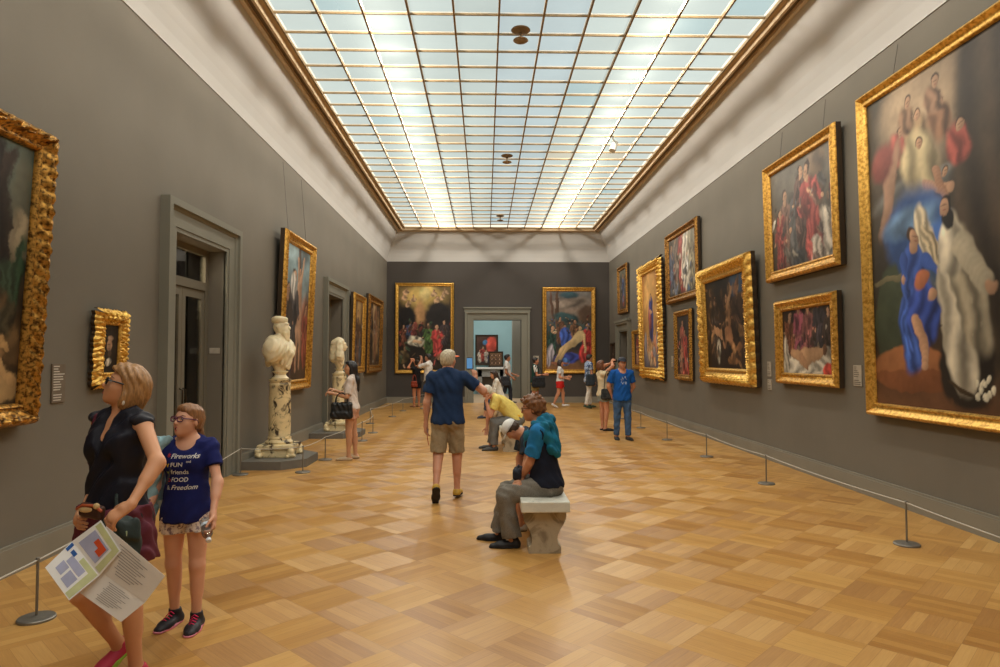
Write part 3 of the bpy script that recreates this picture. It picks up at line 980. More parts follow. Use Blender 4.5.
def p_tall(w, h):
    P = Paint(w, h, 170, 71, [(0, (96, 92, 108)), (.14, (128, 124, 140)), (.28, (206, 140, 62)), (.6, (226, 160, 70)), (1, (198, 124, 48))])
    P.m(.5, .6, .36, .7, 0, (236, 178, 92), .8)
    for i in range(14):
        P.m(.14 + .72 * P.rs.rand(), .06 + .26 * P.rs.rand(), .08, .07, 0, [(206, 130, 84), (226, 168, 108), (150, 146, 160), (214, 180, 140)][i % 4], .5, 4)
    P.m(.5, .5, .15, .34, 2, (62, 74, 148), .25, 8).m(.44, .52, .09, .2, 0, (196, 96, 96), .35, 5).m(.52, .66, .1, .14, 0, (58, 70, 146), .3, 5)
    P.head(.5, .745, .05, (214, 164, 124)).limb(.46, .58, .56, .58, .03, .025, (214, 164, 124))
    P.m(.14, .26, .07, .18, 0, (150, 150, 168), .4, 4).m(.84, .3, .06, .16, 0, (160, 150, 150), .4, 4)
    for i in range(8):
        P.head(.2 + .6 * P.rs.rand(), .22 + .12 * P.rs.rand(), .035, (226, 170, 124), (140, 90, 44))
    return P
p_tinyr = p_group(81, [(0, (84, 44, 34)), (1, (70, 58, 44))], [(.5, .1, 1.1, (178, 66, 56), dict(under=(206, 150, 110))), (.4, .0, .7, (206, 150, 112))])
p_upr = p_group(91, [(0, (98, 72, 52)), (.5, (96, 100, 96)), (1, (120, 116, 96))], [(.5, .08, 1.0, (84, 104, 142), dict(under=(180, 96, 72)))])
p_dark = p_group(95, [(0, (46, 36, 28)), (1, (56, 46, 36))], [(.5, .1, 1.2, (74, 58, 44), dict(skin=(120, 90, 66)))])
def p_bigl(w, h):
    P = Paint(w, h, 300, 101, [(0, (52, 38, 24)), (.3, (56, 44, 30)), (.5, (60, 56, 42)), (.8, (128, 118, 92)), (1, (96, 92, 74))])
    P.m(.55, .75, .3, .25, 20, (150, 136, 102), .8, 3).m(.95, .78, .16, .2, 0, (92, 112, 100), .8).m(.8, .68, .2, .1, -20, (168, 150, 116), .7, 3)
    P.m(.6, .7, .18, .3, 10, (46, 34, 24), .35, 5).limb(.6, .8, .78, .95, .06, .05, (78, 60, 40)).limb(.62, .6, .74, .42, .07, .05, (58, 44, 30))
    for i in range(30):
        P.m(.3 + .7 * P.rs.rand(), .05 + .42 * P.rs.rand(), .04 + .06 * P.rs.rand(), .03 + .04 * P.rs.rand(), 80 * P.rs.rand(), [(86, 62, 34), (46, 36, 26), (120, 90, 50), (60, 70, 48)][i % 4], .6, 4, .8)
    P.limb(.6, .28, .9, .2, .06, .04, (166, 124, 70)).limb(.7, .12, .95, .08, .06, .05, (176, 140, 86)).m(.88, .48, .08, .1, 0, (44, 66, 44), .6, 4).m(.82, .3, .07, .05, 10, (150, 112, 64), .5, 4)
    P.m(.885, .74, .035, .20, 4, (48, 36, 26), .4, 4).m(.90, .9, .02, .06, -20, (60, 44, 32), .5).m(.955, .80, .04, .12, 0, (112, 112, 92), .8).m(.955, .62, .035, .08, 10, (176, 158, 124), .6, 3).m(.97, .50, .025, .10, 0, (46, 78, 54), .6, 4).m(.93, .46, .03, .07, 20, (60, 84, 60), .6, 5)
    P.m(.91, .36, .05, .06, 20, (92, 70, 40), .5, 5).limb(.87, .30, .95, .23, .022, .014, (190, 146, 84)).limb(.88, .16, .97, .10, .022, .02, (186, 146, 90)).m(.95, .33, .03, .05, 0, (70, 62, 40), .5, 5)
    P.head(.45, .5, .05).figure(.3, .1, .6, (110, 70, 50)).figure(.12, .05, .8, (74, 60, 70))
    return P
def p_portrait(w, h):
    P = Paint(w, h, 110, 111, [(0, (30, 24, 20)), (1, (52, 44, 36))])
    P.m(.5, .08, .5, .42, 0, (28, 24, 22), .25).m(.42, .22, .2, .14, 20, (196, 184, 164), .35, 5)
    P.head(.5, .58, .24, (190, 146, 110), (44, 34, 26), -1).m(.48, .4, .12, .13, 0, (96, 74, 56), .5)
    P.m(.5, .72, .17, .1, 0, (200, 158, 122), .6)
    return P
def p_nude(w, h):
    P = Paint(w, h, 170, 121, [(0, (78, 56, 40)), (.25, (96, 70, 50)), (.4, (116, 104, 92)), (.65, (132, 150, 152)), (1, (128, 162, 172))])
    P.m(.9, .42, .24, .35, 0, (150, 96, 70), .6, 4).m(.5, .95, .5, .14, 0, (150, 178, 184), .7, 3).m(.56, .9, .05, .3, 3, (96, 70, 50), .4)
    P.limb(.58, .56, .6, .74, .1, .09, (206, 160, 122)).limb(.57, .5, .55, .3, .08, .055, (206, 158, 120)).limb(.55, .3, .54, .08, .05, .035, (190, 142, 106))
    P.limb(.62, .5, .68, .3, .08, .055, (196, 148, 112)).limb(.68, .3, .7, .1, .05, .035, (186, 138, 102))
    P.limb(.66, .76, .74, .93, .035, .03, (206, 160, 122)).limb(.54, .76, .5, .92, .035, .03, (200, 154, 116)).head(.6, .82, .055)
    P.figure(.3, .04, 1.3, (88, 82, 84), lean=.05, under=(120, 66, 52)).m(.34, .7, .1, .16, 10, (196, 190, 180), .35, 6)
    P.figure(.14, .05, 1.1, (70, 58, 52)).figure(.9, .1, .8, (160, 76, 54))
    return P
p_l1 = p_group(131, [(0, (84, 58, 36)), (.6, (92, 70, 46)), (1, (150, 112, 66))], [(.5, .12, 1.1, (110, 76, 52), dict(skin=(206, 150, 100))), (.3, .0, .8, (58, 50, 52)), (.75, .05, .7, (80, 90, 104))], [(.6, .8, .25, .3, 0, (206, 160, 90), .8)])
p_l2 = p_group(141, [(0, (80, 60, 42)), (1, (98, 78, 56))], [(.6, .1, .95, (150, 104, 70), dict(skin=(200, 148, 104))), (.25, .05, .85, (58, 48, 40)), (.82, .2, .7, (166, 130, 80))], [(.45, .6, .12, .5, 0, (200, 160, 110), .6)])
def p_glory(w, h):
    P = Paint(w, h, 160, 151, [(0, (48, 38, 26)), (.3, (40, 32, 26)), (.6, (44, 38, 34)), (.8, (70, 58, 40)), (1, (140, 114, 58))])
    P.m(.5, .86, .42, .24, 0, (196, 162, 82), .8).m(.5, .88, .26, .22, 0, (226, 190, 92), .7).m(.5, .9, .1, .13, 0, (240, 214, 128), .8).m(.42, .66, .1, .3, 0, (190, 140, 84), .9)
    P.m(.16, .62, .16, .24, 10, (34, 30, 30), .5).m(.78, .66, .24, .26, 20, (38, 34, 34), .5)
    for (u, v) in ((.1, .86), (.18, .78), (.14, .92), (.84, .86), (.74, .82), (.9, .92), (.68, .9), (.28, .84)):
        P.m(u, v, .06, .05, 30, (196, 156, 112), .5, 4); P.head(u, v + .04, .024)
    for g in ((.1, .3, .4, (110, 62, 42)), (.22, .34, .42, (56, 70, 100)), (.3, .36, .36, (130, 60, 54)), (.58, .2, .62, (86, 120, 56)), (.74, .16, .66, (186, 54, 48)), (.88, .3, .5, (60, 48, 50)), (.44, .4, .3, (60, 50, 46))):
        P.figure(*g)
    P.m(.34, .34, .17, .1, -8, (206, 196, 170), .3, 8).limb(.3, .34, .44, .33, .03, .03, (216, 176, 130)).m(.1, .16, .1, .13, 0, (116, 94, 56), .3, 4).m(.68, .1, .1, .12, 20, (52, 40, 36), .4, 5)
    P.m(.75, .38, .12, .09, 20, (196, 50, 46), .3, 6)
    P.bits(50, [(60, 48, 40), (110, 80, 52), SK, (150, 60, 50), (60, 80, 60), (40, 36, 40)], 0, .6)
    return P
def p_mourn(w, h):
    P = Paint(w, h, 160, 161, [(0, (150, 100, 52)), (.1, (112, 80, 50)), (.3, (40, 44, 46)), (.55, (58, 84, 84)), (.75, (150, 128, 110)), (1, (120, 118, 116))])
    P.m(.5, .85, .4, .1, 8, (170, 150, 132), .7, 3).m(.5, .95, .2, .07, 0, (60, 96, 106), .6).m(.24, .75, .04, .5, 0, (104, 74, 52), .3).m(.12, .8, .03, .35, 6, (118, 80, 60), .4)
    P.m(.45, .66, .3, .1, -10, (48, 84, 88), .5, 3).m(.9, .7, .2, .2, 0, (96, 72, 54), .5)
    P.figure(.12, .16, .72, (34, 66, 56)).figure(.3, .34, .6, (110, 72, 50)).figure(.9, .12, .86, (186, 46, 40)).figure(.62, .3, .62, (140, 96, 62)).figure(.4, .26, .56, (44, 84, 176))
    P.m(.42, .42, .13, .2, 10, (46, 88, 186), .3, 7).m(.46, .14, .3, .12, 5, (44, 60, 150), .35, 8).m(.42, .1, .1, .09, 0, (62, 116, 190), .35, 5).m(.82, .2, .1, .2, -5, (190, 44, 38), .3, 6)
    P.m(.08, .18, .08, .24, -8, (186, 176, 186), .35, 6)
    P.limb(.76, .44, .6, .34, .1, .09, (214, 184, 124)).limb(.58, .34, .34, .26, .075, .05, (212, 180, 120)).limb(.34, .26, .2, .08, .05, .03, (206, 172, 112)).limb(.5, .3, .3, .14, .05, .03, (200, 166, 108))
    P.limb(.84, .44, .86, .22, .035, .025, (212, 180, 120)).head(.74, .53, .05, (206, 170, 116), (96, 60, 34)).m(.3, .08, .2, .03, 0, (170, 100, 70), .5)
    P.bits(36, [(46, 66, 62), SK, (140, 96, 62), (60, 84, 150), (150, 60, 48), (60, 48, 40)], .46, .68, .012, .03)
    return P

def rspan(y0, y1): return (y0 + y1) / 2, abs(y1 - y0)
# right wall
painting('huge gilt-framed painting of a pale-robed standing figure, cut by the right edge', 'R', 6.36, .99, 3.02, 3.80, .15, .12, 'plain', M_gold_b, p_altar, .016, True)
painting('wide gilt-framed painting of a dim crowd in brown and red, hung high', 'R', 9.52, 2.86, 2.2, 1.86, .17, .13, 'plain', M_gold, p_upper, .02, True)
painting('gilt-framed painting of pink-clad figures over a pale body, below the dim crowd scene', 'R', 9.42, 1.27, 1.8, 1.27, .17, .12, 'bead', M_gold, p_lower2, .012)
painting('very dark brown painting in a massive carved gold leaf frame on the right wall', 'R', 12.45, 1.17, 2.66, 2.30, .30, .19, 'leaf', M_gold_b, p_thick, .035)
painting('painting of red and white figures in a dull carved frame, above a narrow picture', 'R', 15.35, 2.99, 2.46, 1.72, .17, .12, 'bead', M_gold_o, p_mid, .012)
painting('small narrow painting with red draped figures, hung under the dull-framed one', 'R', 15.32, 1.15, 1.26, 1.62, .13, .10, 'leaf', M_gold_d, p_small2, .006)
painting('tall golden painting of a blue-robed figure in an ornate scrolled gold frame', 'R', 18.14, 1.14, 2.30, 3.12, .26, .16, 'scroll', M_gold_b, p_tall, .02)
painting('little red-toned painting in a gold frame between the tall golden one and the doorway', 'R', 19.98, 1.33, 1.06, 1.18, .13, .10, 'leaf', M_gold, p_tinyr, .015)
painting('small narrow gilt-framed painting hung above the right-hand doorway', 'R', 22.0, 3.14, 1.45, 1.6, .15, .1, 'bead', M_gold_o, p_upr, .012)
painting('small dark carved picture by the corner, beyond the right-hand doorway', 'R', 23.85, 1.37, .86, .82, .10, .07, 'scroll', M_backing, p_dark, .01)
# left wall
painting('large dark landscape with heavy carved gilt frame, cut by the left edge', 'L', 3.83, 1.15, 3.0, 2.28, .17, .16, 'leaf', M_gold_d, p_bigl, .05, True)
painting('small portrait of a bald man in an ornate scrolled gold frame', 'L', 6.48, 1.40, .50, .70, .125, .085, 'scroll', M_gold_b, p_portrait, .03)
painting('tall gilt-framed painting of pale standing figures under blue sky, behind the first bust', 'L', 12.55, 1.06, 1.98, 2.86, .2, .14, 'bead', M_gold, p_nude, .035, True)
painting('tall narrow gilt-framed painting beside the second doorway', 'L', 18.74, 1.24, 1.66, 2.2, .18, .14, 'plain', M_gold, p_l1, .02)
painting('gilt-framed brown painting nearest the far corner of the left wall', 'L', 21.5, 1.2, 2.62, 2.42, .24, .14, 'bead', M_gold_o, p_l2, .02)
# end wall
painting('tall gold-framed painting of a glowing sky over dark figures, left of the end doorway', 'B', -2.24, 1.09, 2.18, 3.36, .13, .10, 'plain', M_gold_b, p_glory, .006)
painting('gold-framed painting of mourners in blue and red, right of the end doorway', 'B', 3.125, 1.08, 1.99, 3.22, .16, .10, 'plain', M_gold, p_mourn, .006)

# wall labels: pale cards with rows of small print
M_card = mat('grey_label_card', (176, 166, 150), .6)
M_print = mat('label_print', (92, 84, 74), .7)
M_printw = mat('label_print_pale', (206, 200, 188), .7)
def wall_label(label, wall, pos, z, w, h, dark=False):
    rz = {'R': -PI / 2, 'L': PI / 2, 'B': 0}[wall]
    loc = {'R': (XR - .001, pos, z), 'L': (XL + .001, pos, z), 'B': (pos, YB - .001, z)}[wall]
    r = empty('wall_label', loc, (0, 0, rz)); tag(r, label, 'label')
    MB().bbox(-w / 2, w / 2, -.012, 0, 0, h, .002).build('card', mat('taupe_label', (112, 100, 86), .6) if dark else M_card, r)
    b = MB()
    rr = random.Random(int(pos * 100))
    n = int(h / .022)
    for i in range(1, n):
        if i in (4,): continue
        x1 = -w / 2 + w * .1 + w * .8 * rr.uniform(.55, 1) * (.6 if i > n - 4 else 1)
        b.box(-w / 2 + w * .1, x1, -.0135, -.0118, i * h / n - .004, i * h / n + .005)
    b.build('print', M_printw if dark else M_print, r)
wall_label('tall taupe wall label with pale print, next to the dark landscape', 'L', 5.79, 1.28, .18, .33, True)
wall_label('wall label between the dark brown painting and the pink-clad group, upper card', 'R', 10.80, 1.36, .14, .24)
wall_label('wall label between the dark brown painting and the pink-clad group, lower card', 'R', 10.80, 1.14, .14, .17)
wall_label('wall label just left of the huge pale-robed figure painting', 'R', 8.22, 1.31, .18, .26)
wall_label('wall label beside the small narrow painting of red figures', 'R', 16.45, 1.45, .16, .26)
wall_label('wall label on the end wall between doorway and mourners painting', 'B', 1.9, 1.52, .2, .22)

# ------------------------------------------------------------------ far room furnishing
M_grey = mat('grey_stone', (150, 148, 140), .6)
r = empty('mantelpiece', (.27, YF - .3, 0)); tag(r, 'grey mantelpiece with a white shelf seen through the end doorway', 'mantelpiece')
MB().bbox(-.66, .66, -.3, .28, 1.15, 1.24, .012).build('shelf', mat('white_marble_shelf', (226, 224, 216), .4), r)
MB().bbox(-.6, -.4, -.2, .28, 0, 1.15, .01).bbox(.4, .6, -.2, .28, 0, 1.15, .01).bbox(-.6, .6, -.2, .28, .8, 1.15, .01).build('surround', M_grey, r)
MB().box(-.45, .45, .2, .28, 0, .8).build('firebox', mat('firebox_grey', (120, 112, 100), .8), r)  # firebox back in one even warm grey
def p_orange(w, h):
    P = Paint(w, h, 70, 171, [(0, (66, 48, 40)), (1, (88, 60, 46))])
    P.m(.75, .7, .3, .4, 0, (226, 74, 44), .3).m(.42, .78, .12, .12, 0, (70, 130, 176), .5)
    for g in ((.15, .05, .7, (196, 176, 150)), (.3, .1, .8, (160, 60, 44)), (.48, .05, .7, (186, 170, 150)), (.62, .02, .5, (60, 70, 120))): P.figure(*g)
    return P
def p_icon(w, h):
    P = Paint(w, h, 60, 181, [(0, (110, 78, 46)), (1, (140, 100, 56))])
    for i in range(3):
        for j in range(3): P.m(.18 + .32 * i, .2 + .3 * j, .13, .12, 0, (84, 50, 36), .2); P.head(.18 + .32 * i, .2 + .3 * j, .08)
    return P
q = empty('painting', (.08, YF - .012, 1.32)); tag(q, 'dark-framed painting with an orange-red corner on the blue-green wall of the far room', 'painting')
frame(q, 1.05, 1.42, .08, .07, 'plain', M_backing, 0); c = canvas(q, p_orange(.90, 1.27), -.03); c.location = (0, 0, .075)
q = empty('painting', (.50, YF - .30, 1.245), (-.08, 0, 0)); tag(q, 'small dark panel painting leaning on the white mantel shelf in the far room', 'painting')
frame(q, .68, .72, .08, .06, 'plain', M_backing, 0); c = canvas(q, p_icon(.54, .58), -.03); c.location = (0, 0, .07)

# ------------------------------------------------------------------ stanchions and ropes
M_steel = mat('brushed_grey_steel', (132, 128, 120), .42, .6, .05)
M_rope = mat('pale_grey_rope', (190, 184, 172), .7, 0, .15, 200)
def stanchion(x, y, label):
    r = empty('stanchion', (x, y, 0)); tag(r, label, 'stanchion', 'low stanchions along the walls')
    MB().lathe([(.108, 0), (.108, .012), (.102, .018), (.03, .020), (.018, .026)], 40).build('base', M_steel, r, True)
    MB().lathe([(.0085, .02), (.0085, .365), (.012, .367), (.012, .385), (.008, .39)], 14).build('post', M_steel, r, True)
    return (x, y)
def rope(p, q, label, sag=.02):
    a, b = Vector((p[0], p[1], .372)), Vector((q[0], q[1], .372))
    d = (b - a).normalized() * .013
    a += d; b -= d
    pts = [a.lerp(b, i / 12) - Vector((0, 0, sag * 4 * (i / 12) * (1 - i / 12))) for i in range(13)]
    tag(MB().tube(pts, .0055, 6).build('barrier_rope', M_rope, None, True), label, 'rope', 'thin ropes between the stanchions')
Ls = [(-2.85, 1.6), (-2.85, 4.37), (-3.47, 9.62), (-2.64, 9.80), (-2.60, 10.99), (-2.46, 13.48), (-2.48, 14.9), (-2.9, 17.0), (-2.62, 19.0), (-2.57, 21.04), (-2.2, 23.6), (-.95, 23.75)]
Ln = [None, 'low grey stanchion at the lower left beside the folded map', 'low stanchion in front of the glazed door frame, by the first plinth', 'low stanchion at the near corner of the first plinth', 'low stanchion just past the first plinth', 'low stanchion at the near corner of the second plinth', 'low stanchion past the woman with the black bag', 'low stanchion on the left side, below the narrow gilt painting', 'low stanchion on the left side, next before the corner pair', 'low stanchion on the left side, close to the end wall', 'low stanchion in the far left corner', 'low stanchion under the glowing sky painting']
Lp = []
for (x, y), n in zip(Ls, Ln):
    if n: stanchion(x, y, n)
    Lp.append((x, y))
Lr = ['the left wall, from the frame edge to the lower left stanchion', 'the left wall, behind the two visitors in front', 'the near side of the first plinth', 'the room side of the first plinth', 'the gap between the two plinths', 'the second plinth', 'the stretch after the second plinth', 'the narrow gilt painting', 'the brown corner painting', 'the far left corner', 'the glowing sky painting']
for i in range(len(Lp) - 1):
    rope(Lp[i], Lp[i + 1], 'thin pale rope along ' + Lr[i])
Rs = [(3.75, 3.2), (3.75, 5.91), (3.71, 8.78), (3.72, 11.18), (3.69, 13.5), (3.70, 15.82), (3.7, 18.2), (3.7, 20.6)]
Rn = [None, 'low stanchion under the huge painting at the right edge', 'low stanchion under the pink-clad group painting', 'low stanchion under the massive gold leaf frame', 'low stanchion between the man in blue and the massive gold frame', 'low stanchion closest behind the man in the blue shirt', 'low stanchion under the tall golden painting', 'low stanchion before the right-hand doorway']
Rr = ['the right wall, running out at the right edge', 'the right wall under the huge painting', 'the right wall under the pink-clad group painting', 'the right wall under the massive gold leaf frame', 'the right wall under the small narrow painting', 'the right wall beside the man in blue', 'the right wall under the tall golden painting']
for (x, y), n in zip(Rs, Rn):
    if n: stanchion(x, y, n)
for i in range(len(Rs) - 1):
    rope(Rs[i], Rs[i + 1], 'thin pale rope along ' + Rr[i])

# ------------------------------------------------------------------ plinths and pedestals
M_plinth = mat('dark_grey_plinth', (112, 108, 100), .6, 0, .05)
M_mottle = patch_mat('cream_mottled_marble', (222, 200, 152), (60, 44, 30), 6.0, .445)
M_mottle2 = patch_mat('dark_veined_marble', (226, 208, 164), (64, 50, 36), 5.0, .44)
M_cream = mat('cream_marble', (232, 212, 166), .5, 0, .08, 9)
M_bust = mat('ivory_marble', (238, 222, 184), .42, 0, .07, 7, 0.05, 30, .1)
def plinth(x0, x1, y0, y1, c, h, label):
    o = MB().prism([(x0, y0), (x1 - c, y0), (x1, y0 + c), (x1, y1 - c), (x1 - c, y1), (x0, y1)], 0, h).build('plinth', M_plinth)
    tag(o, label, 'plinth')
plinth(XL + .04, -2.72, 10.0, 11.3, .3, .125, 'low dark grey chamfered plinth under the first bust, nearer the viewer')
plinth(XL + .04, -2.62, 13.85, 15.05, .3, .11, 'low dark grey chamfered plinth under the second bust')
def pedestal(x, y, z, h, rs, m, label, feet):
    r = empty('pedestal', (x, y, z)); tag(r, label, 'pedestal')
    z0 = .20
    MB().lathe([(rs * 1.28, z0), (rs * 1.3, z0 + .03), (rs * 1.12, z0 + .055), (rs * 1.05, z0 + .07), (rs * 1.08, z0 + .09), (rs * .98, z0 + .12), (rs, z0 + .25), (rs * .98, h - .28), (rs * .93, h - .12), (rs * .97, h - .10), (rs * .97, h - .07), (rs * .9, h - .05), (rs * 1.02, h - .02), (rs * 1.02, h)], 40).build('shaft', m, r, True)
    k = rs * 1.75
    MB().bbox(-k * .92, k * .92, -k * .92, k * .92, .13, z0, .02).bbox(-k * .78, k * .78, -k * .78, k * .78, .0, .13, .01).build('base', M_mottle2, r)
    for sx in (-1, 1):
        for sy in (-1, 1):
            b = MB()
            b.ball((sx * k * .82, sy * k * .82, .05), (.065, .065, .05)).ball((sx * k * .86, sy * k * .86, .10), (.05, .05, .06)).ball((sx * k * .72, sy * k * .95, .03), (.035, .035, .03)).ball((sx * k * .95, sy * k * .72, .03), (.035, .035, .03))
            b.build('foot', M_cream, r, True)
    return z + h
PB1 = Vector((-3.23, 10.62, 0)); PB1.z = pedestal(-3.23, 10.62, .125, 1.20, .168, M_mottle, 'cream marble pedestal with brown patches, carrying the capped bust', True)
PB2 = Vector((-3.13, 14.45, 0)); PB2.z = pedestal(-3.13, 14.45, .11, 1.22, .15, M_mottle2, 'dark-veined marble pedestal carrying the veiled bust', True)

# ------------------------------------------------------------------ marble benches
M_marble = patch_mat('white_grey_marble', (206, 204, 192), (150, 146, 134), 5.0, .40, .5)
M_marbw = patch_mat('warm_grey_marble', (176, 162, 138), (136, 122, 100), 4.0, .42, .6)
def bench(x, y, label, L=1.55):
    r = empty('bench', (x, y, 0)); tag(r, label, 'bench', 'marble benches down the middle')
    MB().bbox(-.205, .205, 0, L, .365, .455, .008).build('seat', M_marble, r)
    prof = [(.138, 0), (.138, .055), (.128, .062), (.112, .08), (.105, .12), (.112, .155), (.135, .205), (.160, .245), (.178, .285), (.185, .32), (.182, .345), (.175, .365)]
    for yy in (.10, L - .36):
        vs = []; fs = []
        for (hx, z) in prof:
            vs += [(-hx, yy, z), (hx, yy, z), (hx, yy + .26, z), (-hx, yy + .26, z)]
        n = len(prof)
        for j in range(n - 1):
            for i in range(4):
                k = (i + 1) % 4
                fs.append((j * 4 + i, j * 4 + k, (j + 1) * 4 + k, (j + 1) * 4 + i))
        fs += [(3, 2, 1, 0), tuple(range(4 * n - 4, 4 * n))]
        MB().add(vs, fs).build('support', M_marbw, r)
bench(.51, 5.62, 'marble bench with curved supports under the woman in the teal shawl')
bench(.46, 11.75, 'marble bench with curved supports under the man in the yellow shirt')

# ------------------------------------------------------------------ smooth solid modelling
def V(*a): return np.array(a, float)
def nrm(v):
    v = np.asarray(v, float)
    return v / (np.linalg.norm(v) + 1e-9)

class RC:
    """tapered round limb"""
    def __init__(s, a, b, ra, rb, k=.02, fw=None, sq=1.0, clips=(), inf=0.0):
        s.a, s.b, s.ra, s.rb, s.k = np.asarray(a, float), np.asarray(b, float), ra + inf, rb + inf, k
        s.fw = None if fw is None else nrm(fw); s.sq = sq; s.clips = list(clips)
    def box(s):
        r = max(s.ra, s.rb) * max(1, s.sq)
        return np.minimum(s.a, s.b) - r, np.maximum(s.a, s.b) + r
    def ev(s, X, Y, Z):
        x, y, z = X - s.a[0], Y - s.a[1], Z - s.a[2]
        ba = s.b - s.a
        pp = x * x + y * y + z * z
        pd = x * ba[0] + y * ba[1] + z * ba[2]
        bb = float(ba @ ba)
        if s.fw is not None and s.sq != 1.0:
            c = 1 / s.sq ** 2 - 1
            pf = x * s.fw[0] + y * s.fw[1] + z * s.fw[2]
            bf = float(ba @ s.fw)
            pp = pp + c * pf * pf; pd = pd + c * pf * bf; bb = bb + c * bf * bf
        t = np.clip(pd / max(bb, 1e-9), 0, 1)
        d = np.sqrt(np.maximum(pp - 2 * t * pd + t * t * bb, 0)) - (s.ra + (s.rb - s.ra) * t)
        for (p, n) in s.clips:
            d = np.maximum(d, (X - p[0]) * n[0] + (Y - p[1]) * n[1] + (Z - p[2]) * n[2])
        return d

class EL:
    def __init__(s, c, r, R=None, k=.03, clips=(), inf=0.0):
        s.c = np.asarray(c, float); s.r = np.asarray(r, float) + inf; s.R = np.eye(3) if R is None else R; s.k = k; s.clips = list(clips)
    def box(s):
        e = np.sqrt(((s.R * s.r[None, :]) ** 2).sum(1))
        return s.c - e, s.c + e
    def ev(s, X, Y, Z):
        x, y, z = X - s.c[0], Y - s.c[1], Z - s.c[2]
        k0 = 0; k1 = 0
        for i in range(3):
            q = x * s.R[0, i] + y * s.R[1, i] + z * s.R[2, i]
            k0 = k0 + (q / s.r[i]) ** 2; k1 = k1 + (q / s.r[i] ** 2) ** 2
        k0 = np.sqrt(k0); k1 = np.sqrt(k1)
        d = k0 * (k0 - 1) / np.maximum(k1, 1e-6)
        for (p, n) in s.clips:
            d = np.maximum(d, (X - p[0]) * n[0] + (Y - p[1]) * n[1] + (Z - p[2]) * n[2])
        return d

class BX:
    """rounded box in its own frame"""
    def __init__(s, c, h, R=None, r=.01, k=.01, clips=()):
        s.c = np.asarray(c, float); s.h = np.asarray(h, float); s.R = np.eye(3) if R is None else R; s.rr = r; s.k = k; s.clips = list(clips)
    def box(s):
        e = (np.abs(s.R) * (s.h)[None, :]).sum(1) + s.rr
        return s.c - e, s.c + e
    def ev(s, X, Y, Z):
        x, y, z = X - s.c[0], Y - s.c[1], Z - s.c[2]
        out = 0; ins = None
        for i in range(3):
            q = np.abs(x * s.R[0, i] + y * s.R[1, i] + z * s.R[2, i]) - (s.h[i] - s.rr)
            out = out + np.maximum(q, 0) ** 2
            ins = q if ins is None else np.maximum(ins, q)
        d = np.sqrt(out) + np.minimum(ins, 0) - s.rr
        for (p, n) in s.clips:
            d = np.maximum(d, (X - p[0]) * n[0] + (Y - p[1]) * n[1] + (Z - p[2]) * n[2])
        return d

